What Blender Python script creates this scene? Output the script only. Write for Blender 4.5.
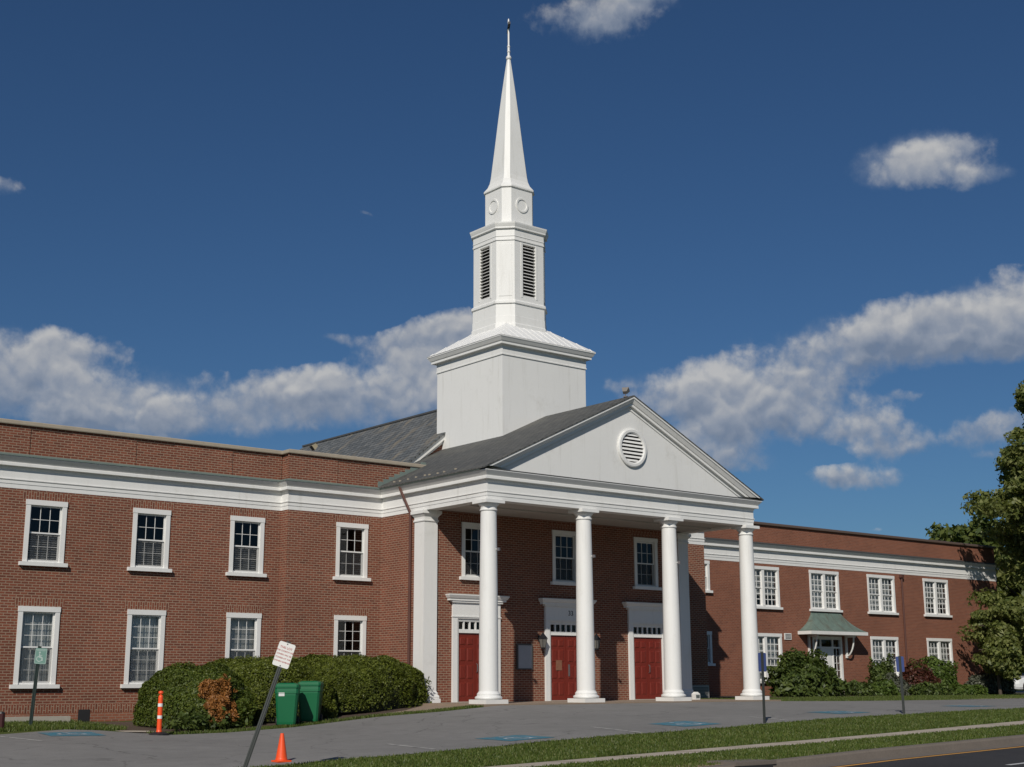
import bpy, math, random
import numpy as np
from mathutils import Vector, Matrix, noise

for o in list(bpy.data.objects): bpy.data.objects.remove(o)
SC = bpy.context.scene
COL = SC.collection
R = math.radians

# ------------------------------------------------------------------ camera
cam_d = bpy.data.cameras.new("camera"); cam = bpy.data.objects.new("camera", cam_d); COL.objects.link(cam)
CAM = Vector((-25.36, -32.782, 0.592))
yaw, pitch, roll = R(38.739), R(12.492), R(-0.212)
fw = Vector((math.sin(yaw)*math.cos(pitch), math.cos(yaw)*math.cos(pitch), math.sin(pitch)))
rt = Vector((math.cos(yaw), -math.sin(yaw), 0)); up = rt.cross(fw)
rt2 = rt*math.cos(roll) + up*math.sin(roll); up2 = -rt*math.sin(roll) + up*math.cos(roll)
M = Matrix((rt2, up2, -fw)).transposed().to_4x4(); M.translation = CAM
cam.matrix_world = M
cam_d.sensor_width = 36.0; cam_d.lens = 1353.076/1024*36.0
cam_d.clip_start = 0.1; cam_d.clip_end = 5000
SC.camera = cam

# ------------------------------------------------------------------ light
SUN_DIR = Vector((-1.236, -1.0, 1.12)).normalized()          # towards the sun
sun_d = bpy.data.lights.new("sun", 'SUN'); sun = bpy.data.objects.new("sun", sun_d); COL.objects.link(sun)
sun_d.energy = 5.0; sun_d.angle = R(0.53); sun_d.color = (1.0, 0.945, 0.855)
sun.rotation_euler = SUN_DIR.to_track_quat('Z', 'Y').to_euler()
SUN_EL = math.asin(SUN_DIR.z); SUN_ROT = math.atan2(SUN_DIR.x, SUN_DIR.y)

SC.view_settings.view_transform = 'Standard'; SC.view_settings.look = 'None'
SC.view_settings.gamma = 1.0; SC.view_settings.use_curve_mapping = False
SC.view_settings.exposure = -0.42

# ------------------------------------------------------------------ sky with clouds (world shader)
W = bpy.data.worlds.new("World"); SC.world = W; W.use_nodes = True
class NT:
    """tiny helper to write node trees as expressions"""
    def __init__(s, tree): s.t = tree; tree.nodes.clear()
    def n(s, typ, **kw):
        x = s.t.nodes.new(typ)
        for k, v in kw.items():
            if k.startswith('_'): x.inputs[k[1:]].default_value = v
            else: setattr(x, k, v)
        return x
    def l(s, a, b): s.t.links.new(a, b)
    def put(s, sock, v):
        if isinstance(v, (int, float)): sock.default_value = v
        elif isinstance(v, (tuple, list)): sock.default_value = v
        else: s.l(v, sock)
    def m(s, op, a, b=None, c=None, clamp=False):
        x = s.t.nodes.new('ShaderNodeMath'); x.operation = op; x.use_clamp = clamp
        for i, v in enumerate((a, b, c)):
            if v is not None: s.put(x.inputs[i], v)
        return x.outputs[0]
    def vm(s, op, a, b=None):
        x = s.t.nodes.new('ShaderNodeVectorMath'); x.operation = op
        s.put(x.inputs[0], a)
        if b is not None: s.put(x.inputs[1], b)
        return x.outputs[0]
    def noise(s, vec, scale, detail=4, rough=.55, dist=0., lac=2.0):
        x = s.t.nodes.new('ShaderNodeTexNoise'); x.noise_dimensions = '3D'
        x.inputs['Scale'].default_value = scale; x.inputs['Detail'].default_value = detail
        x.inputs['Roughness'].default_value = rough; x.inputs['Distortion'].default_value = dist
        x.inputs['Lacunarity'].default_value = lac
        if vec is not None: s.l(vec, x.inputs['Vector'])
        return x.outputs[0]
    def mix(s, f, a, b, mode='MIX'):
        x = s.t.nodes.new('ShaderNodeMixRGB'); x.blend_type = mode
        s.put(x.inputs[0], f); s.put(x.inputs[1], a); s.put(x.inputs[2], b)
        return x.outputs[0]
    def ramp(s, f, stops, interp='LINEAR'):
        x = s.t.nodes.new('ShaderNodeValToRGB'); x.color_ramp.interpolation = interp
        e = x.color_ramp.elements
        while len(e) < len(stops): e.new(0.5)
        for i, (p, c) in enumerate(stops):
            e[i].position = p; e[i].color = c if isinstance(c, tuple) else (c, c, c, 1)
        s.put(x.inputs[0], f)
        return x.outputs[0]
    def smooth(s, v, a, b):
        x = s.t.nodes.new('ShaderNodeMapRange'); x.interpolation_type = 'SMOOTHSTEP'
        s.put(x.inputs[0], v); x.inputs[1].default_value = a; x.inputs[2].default_value = b
        return x.outputs[0]

# azimuth (deg, from +Y towards +X), elevation, half width, half height, weight
CLOUDS = [(18.29, 12.02, 3.87, 1.83, 1.25), (15.98, 12.55, 2.81, 1.57, 1), (19.74, 13.45, 2.06, 0.64, 1), (21.28, 10.92, 2.88, 1.13, 0.9), (24.07, 11.14, 3.14, 1.31, 1.2), (26.74, 10.9, 2.3, 1.0, .95), (25.64, 12.53, 0.76, 0.37, 0.45), (28.38, 11.6, 2.2, 1.15, 1.0), (30.91, 11.9, 2.2, 1.2, 1.1), (33.26, 11.8, 2.8, 1.3, 1.0), (34.74, 13.89, 2.39, 1.1, 0.9), (36.26, 14.75, 1.75, 0.85, 0.95), (36.92, 12.64, 2.6, 1.27, 0.6), (30.93, 14.23, 1.13, 0.38, 0.55), (17.1, 19.38, 1.0, 0.6, 0.55), (32.32, 19.62, 0.6, 0.2, 0.3), (42.7, 27.6, 2.9, 1.1, 1.1), (45.16, 28.07, 1.84, 0.57, 0.8), (56.0, 20.75, 2.7, 1.0, 1.25), (59.1, 19.95, 1.6, 0.5, 0.8), (57.9, 21.3, 1.9, 0.6, 0.8), (44.25, 11.51, 1.72, 0.84, 0.8), (46.39, 11.66, 2.49, 1.6, 1.1), (48.27, 11.18, 2.13, 1.67, 0.9), (50.59, 11.51, 2.33, 1.58, 1.05), (51.91, 13.01, 2.54, 1.4, 1.05), (54.02, 14.0, 2.61, 1.23, 1.1), (56.45, 14.02, 2.71, 1.21, 1.1), (58.83, 14.22, 2.88, 1.44, 1.15), (60.77, 14.43, 2.85, 1.58, 1.2), (46.74, 9.56, 2.55, 0.84, 0.7), (48.39, 8.84, 1.9, 0.6, 0.75), (53.8, 10.36, 1.9, 0.75, 0.85), (55.26, 11.34, 1.66, 0.33, 0.5), (54.46, 9.35, 1.3, 0.55, 0.8), (52.86, 8.11, 2.3, 0.57, 0.85), (58.0, 9.78, 2.0, 0.8, 1.05), (59.29, 10.39, 1.21, 0.56, 0.7), (58.77, 8.71, 2.01, 0.36, 0.5), (53.62, 6.09, 0.74, 0.2, 0.45), (43.41, 12.37, 0.86, 0.42, 0.5),
    (8, 12, 5, 2, 1), (-4, 14, 6, 2.2, 1), (68, 13, 5, 2, 1), (80, 15, 7, 2.4, 1), (100, 18, 8, 3, 1), (-30, 20, 9, 3, 1), (150, 25, 10, 4, 1), (-80, 22, 10, 4, 1), (200, 30, 12, 5, 1)]
SKY_STRENGTH = 0.05
def build_world():
    g = NT(W.node_tree)
    out = g.n('ShaderNodeOutputWorld'); bg = g.n('ShaderNodeBackground')
    g.l(bg.outputs[0], out.inputs[0])
    sky = g.n('ShaderNodeTexSky', sky_type='NISHITA')
    sky.sun_disc = False; sky.sun_elevation = SUN_EL; sky.sun_rotation = SUN_ROT
    sky.altitude = 100; sky.air_density = 1.0; sky.dust_density = 0.4; sky.ozone_density = 2.2
    skyc = g.mix(1.0, sky.outputs[0], (0.56, 0.88, 1.22, 1), 'MULTIPLY')
    tc = g.n('ShaderNodeTexCoord'); d = tc.outputs['Generated']
    sep = g.n('ShaderNodeSeparateXYZ'); g.l(d, sep.inputs[0]); x, y, z = sep.outputs
    az0 = g.m('MULTIPLY', g.m('ARCTAN2', x, y), 180/math.pi)
    el0 = g.m('MULTIPLY', g.m('ARCSINE', z), 180/math.pi)
    # warp so the lobes do not read as ellipses
    w1 = g.n('ShaderNodeTexNoise'); w1.inputs['Scale'].default_value = 26; w1.inputs['Detail'].default_value = 5; w1.inputs['Roughness'].default_value = .55
    g.l(d, w1.inputs['Vector'])
    ws = g.n('ShaderNodeSeparateXYZ'); g.l(w1.outputs['Color'], ws.inputs[0])
    az = g.m('ADD', az0, g.m('MULTIPLY', g.m('SUBTRACT', ws.outputs[0], .5), 2.2))
    el = g.m('ADD', el0, g.m('MULTIPLY', g.m('SUBTRACT', ws.outputs[1], .5), 1.2))
    total = None; lift = None
    for a0, e0, ra, re, wt in CLOUDS:
        dx = g.m('MULTIPLY', g.m('SUBTRACT', az, a0), 1/ra)
        dy = g.m('MULTIPLY', g.m('SUBTRACT', el, e0), 1/re)
        r2 = g.m('MULTIPLY_ADD', dx, dx, g.m('MULTIPLY', dy, dy))
        gs = g.m('MULTIPLY', g.m('EXPONENT', g.m('MULTIPLY', r2, -1.25)), wt)
        total = gs if total is None else g.m('ADD', total, gs)
        li = g.m('MULTIPLY', gs, dy)
        lift = li if lift is None else g.m('ADD', lift, li)
    def puffs(off, sc, det=2.0):
        v = g.n('ShaderNodeTexVoronoi', feature='F1'); v.inputs['Scale'].default_value = sc
        v.inputs['Detail'].default_value = det; v.inputs['Roughness'].default_value = .52; v.inputs['Lacunarity'].default_value = 2.1
        v.normalize = True
        g.l(g.vm('ADD', pw, off), v.inputs['Vector']); return g.m('SUBTRACT', 1.0, g.m('MULTIPLY', v.outputs['Distance'], 1.35))
    # domain for the billows, slightly warped
    pw = g.vm('ADD', d, g.vm('MULTIPLY', g.vm('SUBTRACT', w1.outputs['Color'], (.5, .5, .5)), (.03, .03, .03)))
    so = Vector((-.25, 0, .72))*.0085
    b1 = puffs((0, 0, 0), 21); b2 = puffs((so.x, so.y, so.z), 21)
    fe = g.noise(d, 130, 6, .6)
    big = g.noise(g.vm('ADD', d, (3.1, 1.7, .3)), 16, 3, .5)
    T = g.m('SUBTRACT', 1.0, g.m('EXPONENT', g.m('MULTIPLY', total, -1.15)))
    dens = g.m('ADD', T, g.m('MULTIPLY', g.m('SUBTRACT', b1, .60), 1.15))
    dens = g.m('ADD', dens, g.m('MULTIPLY', g.m('SUBTRACT', fe, .5), .42))
    dens = g.m('ADD', dens, g.m('MULTIPLY', g.m('SUBTRACT', big, .5), .7))
    dens = g.m('SUBTRACT', dens, g.m('MULTIPLY', g.m('SUBTRACT', 1.0, g.smooth(total, .06, .30)), .5))
    alpha = g.smooth(dens, .30, .80)
    h = g.m('DIVIDE', lift, g.m('ADD', total, .15))
    lit = g.m('ADD', g.m('MULTIPLY', h, .62), g.m('MULTIPLY', g.m('SUBTRACT', b1, b2), 2.6))
    lit = g.m('ADD', lit, g.m('MULTIPLY', g.m('SUBTRACT', big, .5), .5))
    lit = g.m('ADD', lit, g.m('MULTIPLY', g.m('SUBTRACT', fe, .5), .22))
    lit = g.m('ADD', lit, .50, clamp=True)
    ccol = g.ramp(lit, [(0.0, (4.2, 5.4, 7.6, 1)), (0.4, (7.2, 8.1, 9.8, 1)), (0.7, (10.8, 11.1, 11.7, 1)), (1.0, (14.6, 14.4, 14.0, 1))])
    soft = g.smooth(g.m('ADD', T, g.m('MULTIPLY_ADD', g.m('SUBTRACT', big, .5), .9, g.m('MULTIPLY', g.m('SUBTRACT', fe, .5), .35))), .30, .92)
    veil = g.mix(g.m('MULTIPLY', soft, .62), skyc, (6.2, 7.5, 9.8, 1))
    final = g.mix(g.m('MULTIPLY', alpha, .80), veil, ccol)
    g.l(final, bg.inputs[0]); bg.inputs[1].default_value = SKY_STRENGTH
    W.cycles.sampling_method = 'MANUAL'; W.cycles.sample_map_resolution = 512
build_world()

# ------------------------------------------------------------------ naming helpers
def tag(o, label=None, cat=None, group=None, kind=None):
    if label: o['label'] = label
    if cat: o['category'] = cat
    if group: o['group'] = group
    if kind: o['kind'] = kind
    return o
def empty(name, loc=(0, 0, 0), rz=0., label=None, cat=None, group=None, parent=None):
    o = bpy.data.objects.new(name, None); COL.objects.link(o)
    o.location = loc; o.rotation_euler = (0, 0, rz); o.empty_display_size = .3
    if parent: o.parent = parent
    return tag(o, label, cat, group)

class MB:
    """collects polygons; build() links them as ONE mesh object with UVs in metres"""
    def __init__(s): s.v = []; s.f = []; s.sm = []
    def quad(s, *p, smooth=False):
        i = len(s.v); s.v += [tuple(q) for q in p]; s.f.append(tuple(range(i, i+len(p)))); s.sm.append(smooth)
        return s
    def box(s, x0, x1, y0, y1, z0, z1, skip=''):
        a = [(x0,y0,z0),(x1,y0,z0),(x1,y1,z0),(x0,y1,z0),(x0,y0,z1),(x1,y0,z1),(x1,y1,z1),(x0,y1,z1)]
        for k, f in (('b',(0,3,2,1)),('t',(4,5,6,7)),('f',(0,1,5,4)),('r',(1,2,6,5)),('k',(2,3,7,6)),('l',(3,0,4,7))):
            if k not in skip: s.quad(*[a[i] for i in f])
        return s
    def prism(s, poly, y0, y1):
        """poly: (x,z) counter-clockwise seen from -y; extruded y0..y1"""
        s.quad(*[(x, y0, z) for x, z in poly]); s.quad(*[(x, y1, z) for x, z in reversed(poly)])
        n = len(poly)
        for i in range(n):
            (xa, za), (xb, zb) = poly[i], poly[(i+1) % n]
            s.quad((xb,y0,zb),(xa,y0,za),(xa,y1,za),(xb,y1,zb))
        return s
    def loft(s, rings, cap=True, smooth=False, closed=True):
        n = len(rings[0])
        for a, b in zip(rings, rings[1:]):
            for i in range(n if closed else n-1):
                j = (i+1) % n
                s.quad(a[i], a[j], b[j], b[i], smooth=smooth)
        if cap:
            s.quad(*reversed(rings[0])); s.quad(*rings[-1])
        return s
    def lathe(s, prof, n=24, c=(0, 0), smooth=True):
        rings = [[(c[0]+r*math.cos(2*math.pi*k/n), c[1]+r*math.sin(2*math.pi*k/n), z) for k in range(n)] for r, z in prof]
        return s.loft(rings, True, smooth)
    def tube(s, pts, r, n=8, smooth=True, r1=None):
        pts = [Vector(p) for p in pts]; rings = []
        prev = None
        for i, p in enumerate(pts):
            t = (pts[min(i+1, len(pts)-1)] - pts[max(i-1, 0)]).normalized()
            a = prev if prev is not None else (Vector((0,0,1)) if abs(t.z) < .9 else Vector((1,0,0)))
            u = t.cross(a).normalized(); w = u.cross(t).normalized(); prev = w
            rr = r if r1 is None else r+(r1-r)*i/(len(pts)-1)
            rings.append([tuple(p + (u*math.cos(2*math.pi*k/n) + w*math.sin(2*math.pi*k/n))*rr) for k in range(n)])
        rings = [list(reversed(q)) for q in rings]
        return s.loft(rings, True, smooth)
    def sweep(s, path, prof, closed=False, ends=True):
        """path: plan points (x,y); prof: (offset to the right-hand outside, z) from bottom outwards to top.
        outside is to the RIGHT of the walking direction"""
        n = len(path); rings = []
        for i in range(n):
            p = Vector((path[i][0], path[i][1]))
            def nrm(a, b):
                d = (Vector(b)-Vector(a)).normalized(); return Vector((d.y, -d.x))
            if closed or 0 < i < n-1:
                n1 = nrm(path[i-1], path[i]); n2 = nrm(path[i], path[(i+1) % n])
                m = (n1+n2).normalized(); k = 1/max(.2, m.dot(n1)); m = m*k
            elif i == 0: m = nrm(path[0], path[1])
            else: m = nrm(path[-2], path[-1])
            rings.append([(p.x+m.x*o, p.y+m.y*o, z) for o, z in prof])
        rr = rings + ([rings[0]] if closed else [])
        for a, b in zip(rr, rr[1:]):
            for j in range(len(prof)-1): s.quad(a[j], b[j], b[j+1], a[j+1])
        if ends and not closed:
            s.quad(*reversed(rings[0])) ; s.quad(*rings[-1])
        return s
    def build(s, name, mat, parent=None, swap=False, loc=None, rz=0, bevel=0):
        me = bpy.data.meshes.new(name)
        me.from_pydata(s.v, [], s.f)
        me.update()
        uv = me.uv_layers.new(name="metres")
        for p in me.polygons:
            nx, ny, nz = p.normal
            for li in p.loop_indices:
                c = me.vertices[me.loops[li].vertex_index].co
                if abs(nz) > .75: q = (c.x, c.y)
                elif abs(nx) > abs(ny): q = (c.y, c.z)
                else: q = (c.x, c.z)
                uv.data[li].uv = (q[1], q[0]) if swap else q
        me.polygons.foreach_set('use_smooth', s.sm)
        if mat: me.materials.append(mat)
        o = bpy.data.objects.new(name, me); COL.objects.link(o)
        if loc: o.location = loc
        o.rotation_euler = (0, 0, rz)
        if parent: o.parent = parent
        if bevel:
            b = o.modifiers.new('edge', 'BEVEL'); b.width = bevel; b.segments = 2; b.limit_method = 'ANGLE'; b.angle_limit = R(40)
        return o
def clone(o, parent=None):
    c = o.copy(); COL.objects.link(c)
    if parent: c.parent = parent
    for ch in list(o.children): clone(ch, c)
    return c

# ------------------------------------------------------------------ materials
MATS = {}
def mat(name):
    m = bpy.data.materials.new(name); m.use_nodes = True
    g = NT(m.node_tree); out = g.n('ShaderNodeOutputMaterial'); b = g.n('ShaderNodeBsdfPrincipled')
    g.l(b.outputs[0], out.inputs[0]); MATS[name] = m
    return m, g, b, out
def bump(g, b, h, dist=.01, strength=.6):
    x = g.n('ShaderNodeBump'); x.inputs['Strength'].default_value = strength; x.inputs['Distance'].default_value = dist
    g.l(h, x.inputs['Height']); g.l(x.outputs[0], b.inputs['Normal'])
def simple(name, col, rough=.6, var=.12, scale=3., metal=0., spec=.4, fine=0.):
    m, g, b, out = mat(name)
    tc = g.n('ShaderNodeTexCoord'); v = tc.outputs['Object']
    n = g.noise(v, scale, 6, .6)
    f = g.m('MULTIPLY_ADD', g.m('SUBTRACT', n, .5), 2*var, 1.0)
    if fine:
        n2 = g.noise(v, scale*14, 3, .6); f = g.m('MULTIPLY', f, g.m('MULTIPLY_ADD', g.m('SUBTRACT', n2, .5), 2*fine, 1.0))
    c = g.mix(1.0, (*col, 1), f, 'MULTIPLY')
    g.l(c, b.inputs['Base Color']); b.inputs['Roughness'].default_value = rough
    b.inputs['Metallic'].default_value = metal; b.inputs['Specular IOR Level'].default_value = spec
    return m
def brick(name, c1, c2, c3, mortar, bw=.215, rh=.0755, ms=.009, patch=.26):
    m, g, b, out = mat(name)
    tc = g.n('ShaderNodeTexCoord'); uv = tc.outputs['UV']; ob = tc.outputs['Object']
    def bt(a, bb, off):
        t = g.n('ShaderNodeTexBrick'); t.offset = .5; t.squash_frequency = 2; t.squash = 1.
        t.inputs['Scale'].default_value = 1; t.inputs['Brick Width'].default_value = bw
        t.inputs['Row Height'].default_value = rh; t.inputs['Mortar Size'].default_value = ms
        t.inputs['Mortar Smooth'].default_value = .15; t.inputs['Bias'].default_value = -.1
        t.inputs['Color1'].default_value = (*a, 1); t.inputs['Color2'].default_value = (*bb, 1)
        t.inputs['Mortar'].default_value = (*mortar, 1); g.l(uv, t.inputs['Vector'])
        return t
    t = bt(c1, c2, 0)
    # burnt headers: one brick in a few is much darker
    wn = g.n('ShaderNodeTexBrick'); wn.offset = .5
    for k, vv in (('Scale', 1), ('Brick Width', bw), ('Row Height', rh), ('Mortar Size', 0.0), ('Bias', -.55)): wn.inputs[k].default_value = vv
    wn.inputs['Color1'].default_value = (0, 0, 0, 1); wn.inputs['Color2'].default_value = (1, 1, 1, 1)
    mp = g.n('ShaderNodeMapping'); mp.inputs['Location'].default_value = (bw*40, rh*26, 0); g.l(uv, mp.inputs[0]); g.l(mp.outputs[0], wn.inputs['Vector'])
    inv = g.m('SUBTRACT', 1.0, t.outputs['Fac'])
    dark = g.m('MULTIPLY', wn.outputs['Color'], inv)
    c = g.mix(g.m('MULTIPLY', dark, .75), t.outputs['Color'], (*c3, 1))
    n = g.noise(ob, .55, 5, .6); n2 = g.noise(ob, 9, 4, .6)
    f = g.m('MULTIPLY', g.m('MULTIPLY_ADD', g.m('SUBTRACT', n, .5), 2*patch, 1), g.m('MULTIPLY_ADD', g.m('SUBTRACT', n2, .5), .35, 1))
    c = g.mix(1.0, c, f, 'MULTIPLY')
    g.l(c, b.inputs['Base Color']); b.inputs['Roughness'].default_value = .88; b.inputs['Specular IOR Level'].default_value = .25
    bump(g, b, inv, .006, .7)
    return m
brick_left = brick('brick_red_brown', (.215,.068,.039), (.155,.05,.031), (.05,.024,.02), (.30,.21,.15), ms=.011)
brick_right = brick('brick_brown', (.24,.088,.05), (.195,.07,.042), (.12,.048,.033), (.25,.14,.10), ms=.009)
brick_base = brick('brick_orange_base', (.27,.098,.056), (.23,.082,.05), (.13,.055,.04), (.28,.19,.14), patch=.3)
def painted(name, col, k):
    m = simple(name, col, .5, .035, .8, fine=.02); g = NT.__new__(NT); g.t = m.node_tree
    b = [n for n in g.t.nodes if n.type == 'BSDF_PRINCIPLED'][0]; src = b.inputs['Base Color'].links[0].from_socket
    tc = [n for n in g.t.nodes if n.type == 'TEX_COORD'][0].outputs['Object']
    mp = g.t.nodes.new('ShaderNodeMapping'); mp.inputs['Scale'].default_value = (3.2, 3.2, .28); g.t.links.new(tc, mp.inputs[0])
    st = g.smooth(g.noise(mp.outputs[0], 1.3, 6, .7), .52, .78); bl = g.smooth(g.noise(tc, 1.1, 6, .7), .55, .78)
    c = g.mix(g.m('MULTIPLY', g.m('MAXIMUM', st, bl), k), src, (.42, .40, .35, 1)); g.t.links.new(c, b.inputs['Base Color'])
    return m
white = painted('white_paint', (.74,.733,.71), .34)
white_dirty = simple('weathered_white_paint', (.70,.69,.66), .55, .10, 2.2, fine=.05)
white_metal = simple('white_sheet_metal', (.74,.735,.72), .45, .05, 1.2)
copper = simple('green_copper', (.135,.185,.158), .65, .5, 4.5, fine=.18)
def streaked(m, dark, k):
    g = NT.__new__(NT); g.t = m.node_tree
    b = [n for n in g.t.nodes if n.type == 'BSDF_PRINCIPLED'][0]; src = b.inputs['Base Color'].links[0].from_socket
    tc = [n for n in g.t.nodes if n.type == 'TEX_COORD'][0].outputs['Object']
    mp = g.t.nodes.new('ShaderNodeMapping'); mp.inputs['Scale'].default_value = (5.0, 1.0, .9); g.t.links.new(tc, mp.inputs[0])
    c = g.mix(g.m('MULTIPLY', g.smooth(g.noise(mp.outputs[0], 1.0, 5, .7), .48, .68), k), src, (*dark, 1)); g.t.links.new(c, b.inputs['Base Color'])
streaked(copper, (.10, .075, .05), .6)
copper_gutter = simple('verdigris_gutter', (.16,.20,.18), .6, .2, 3.)
gutter_dark = simple('dark_gutter', (.075,.075,.075), .55, .2, 3.)
coping_tan = simple('stone_coping', (.36,.31,.24), .85, .22, 2.5, fine=.15)
coping_brown = simple('brown_metal_coping', (.12,.085,.07), .5, .12, 2.)
kerb_m = simple('stained_kerb_concrete', (.145,.122,.102), .9, .2, 2.2, fine=.2)
concrete = simple('old_concrete', (.36,.33,.28), .9, .14, 1.3, fine=.14)
paving = simple('buff_paving', (.26,.195,.145), .9, .16, 2.0, fine=.12)
walk_m = simple('sidewalk_concrete', (.40,.345,.28), .9, .14, .9, fine=.12)
ceil_m = simple('darkened_ceiling_boards', (.46,.43,.40), .6, .08, 1.5, fine=.04)  # base tone lowered to deepen the shade under the porch
red_door = simple('red_door_paint', (.165,.019,.009), .45, .10, 1.4, spec=.5)
iron = simple('black_iron', (.018,.018,.02), .45, .1, 5.)
brown_pipe = simple('brown_downpipe', (.10,.045,.035), .5, .15, 4.)
dark_in = simple('dark_interior', (.018,.018,.02), .9, .2, 2.)  # near-black tone standing in for unlit rooms and openings
blind_m = simple('pale_blind', (.60,.58,.54), .8, .1, 3.)
curtain_m = simple('grey_curtain', (.68,.68,.65), .9, .18, 6.)
steel_post = simple('galvanised_post', (.06,.065,.062), .5, .2, 8., metal=.3)
green_post = simple('dark_green_post', (.022,.035,.03), .5, .2, 6.)
bronze = simple('dull_bronze', (.22,.2,.2), .4, .15, 5., metal=.6)
plaque_m = simple('grey_notice_panel', (.36,.37,.40), .35, .1, 6.)

def glass():
    m, g, b, out = mat('window_glass')
    m.node_tree.nodes.remove(b)
    fr = g.n('ShaderNodeFresnel'); fr.inputs['IOR'].default_value = 1.45
    gl = g.n('ShaderNodeBsdfGlossy'); gl.inputs['Roughness'].default_value = .015; gl.inputs['Color'].default_value = (.95, .97, 1, 1)
    tr = g.n('ShaderNodeBsdfTransparent'); tr.inputs['Color'].default_value = (.93, .95, .95, 1)
    mx = g.n('ShaderNodeMixShader')
    tc = g.n('ShaderNodeTexCoord'); bp = g.n('ShaderNodeBump'); bp.inputs['Strength'].default_value = .05; bp.inputs['Distance'].default_value = .02
    g.l(g.noise(tc.outputs['Object'], 2.5, 2), bp.inputs['Height']); g.l(bp.outputs[0], gl.inputs['Normal'])
    f = g.m('MULTIPLY_ADD', fr.outputs[0], .75, .01)
    g.l(f, mx.inputs[0]); g.l(tr.outputs[0], mx.inputs[1]); g.l(gl.outputs[0], mx.inputs[2]); g.l(mx.outputs[0], out.inputs[0])
    return m
glass_m = glass()
def screen():
    m, g, b, out = mat('insect_screen_mesh')
    b.inputs['Base Color'].default_value = (.07, .072, .075, 1); b.inputs['Roughness'].default_value = .7
    tr = g.n('ShaderNodeBsdfTransparent'); mx = g.n('ShaderNodeMixShader'); mx.inputs[0].default_value = .32
    g.l(tr.outputs[0], mx.inputs[1]); g.l(b.outputs[0], mx.inputs[2]); g.l(mx.outputs[0], out.inputs[0]); return m
screen_m = screen()

def slate(name, a, b2, c2, streak=0.):
    m, g, b, out = mat(name)
    tc = g.n('ShaderNodeTexCoord'); uv = tc.outputs['UV']
    t = g.n('ShaderNodeTexBrick'); t.offset = .5
    for k, vv in (('Scale', 1), ('Brick Width', .28), ('Row Height', .18), ('Mortar Size', .012), ('Bias', 0.)): t.inputs[k].default_value = vv
    t.inputs['Color1'].default_value = (*a, 1); t.inputs['Color2'].default_value = (*b2, 1); t.inputs['Mortar'].default_value = (a[0]*.3, a[1]*.3, a[2]*.3, 1)
    g.l(uv, t.inputs['Vector'])
    mp = g.n('ShaderNodeMapping'); mp.inputs['Scale'].default_value = (1.6, .45, 1); g.l(uv, mp.inputs[0])
    n = g.noise(mp.outputs[0], 1.1, 6, .65, .4)
    c = g.mix(g.m('MULTIPLY', g.smooth(n, .5, .68), streak), t.outputs['Color'], (*c2, 1))
    n2 = g.noise(uv, 3.5, 5, .65); c = g.mix(1.0, c, g.m('MULTIPLY_ADD', g.m('SUBTRACT', n2, .5), .8, 1), 'MULTIPLY')
    g.l(c, b.inputs['Base Color']); b.inputs['Roughness'].default_value = .7
    bump(g, b, g.m('SUBTRACT', 1.0, t.outputs['Fac']), .012, .8)
    return m
slate_dark = slate('dark_slate', (.070,.071,.068), (.105,.105,.098), (.14,.13,.105), .45)
slate_mixed = slate('mottled_slate', (.08,.088,.092), (.14,.145,.145), (.21,.175,.125), .9)

def asphalt(name, col, crack=.5, speck=.35):
    m, g, b, out = mat(name)
    tc = g.n('ShaderNodeTexCoord'); v = tc.outputs['Object']
    n = g.noise(v, .22, 5, .6, .3); n2 = g.noise(v, 45, 3, .7); n3 = g.noise(v, 2.2, 6, .65)
    f = g.m('MULTIPLY_ADD', g.m('SUBTRACT', n, .5), .5, 1); f = g.m('MULTIPLY', f, g.m('MULTIPLY_ADD', g.m('SUBTRACT', n2, .5), speck*2, 1))
    f = g.m('MULTIPLY', f, g.m('MULTIPLY_ADD', g.m('SUBTRACT', n3, .5), .45, 1))
    vo = g.n('ShaderNodeTexVoronoi'); vo.feature = 'DISTANCE_TO_EDGE'; vo.inputs['Scale'].default_value = .33
    wv = g.vm('ADD', v, g.vm('MULTIPLY', g.n('ShaderNodeTexNoise').outputs['Color'], (0, 0, 0)))
    nz = g.n('ShaderNodeTexNoise'); nz.inputs['Scale'].default_value = 1.3; nz.inputs['Detail'].default_value = 5; g.l(v, nz.inputs['Vector'])
    g.l(g.vm('ADD', v, g.vm('MULTIPLY', nz.outputs['Color'], (1.1, 1.1, 0))), vo.inputs['Vector'])
    cr = g.m('MULTIPLY', g.m('SUBTRACT', 1.0, g.smooth(vo.outputs[0], .0, .009)), crack)
    st = g.m('MULTIPLY', g.smooth(g.noise(v, .9, 5, .7), .58, .74), .45)       # oil and patch stains
    c = g.mix(1.0, (*col, 1), f, 'MULTIPLY')
    c = g.mix(st, c, (col[0]*.45, col[1]*.45, col[2]*.45, 1)); c = g.mix(cr, c, (col[0]*.35, col[1]*.35, col[2]*.35, 1))
    g.l(c, b.inputs['Base Color']); b.inputs['Roughness'].default_value = .92; b.inputs['Specular IOR Level'].default_value = .2
    bump(g, b, n2, .01, .4)
    return m
lot_m = asphalt('worn_asphalt', (.195,.189,.182), .55)
road_m = asphalt('road_asphalt', (.040,.039,.041), .2)

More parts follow.
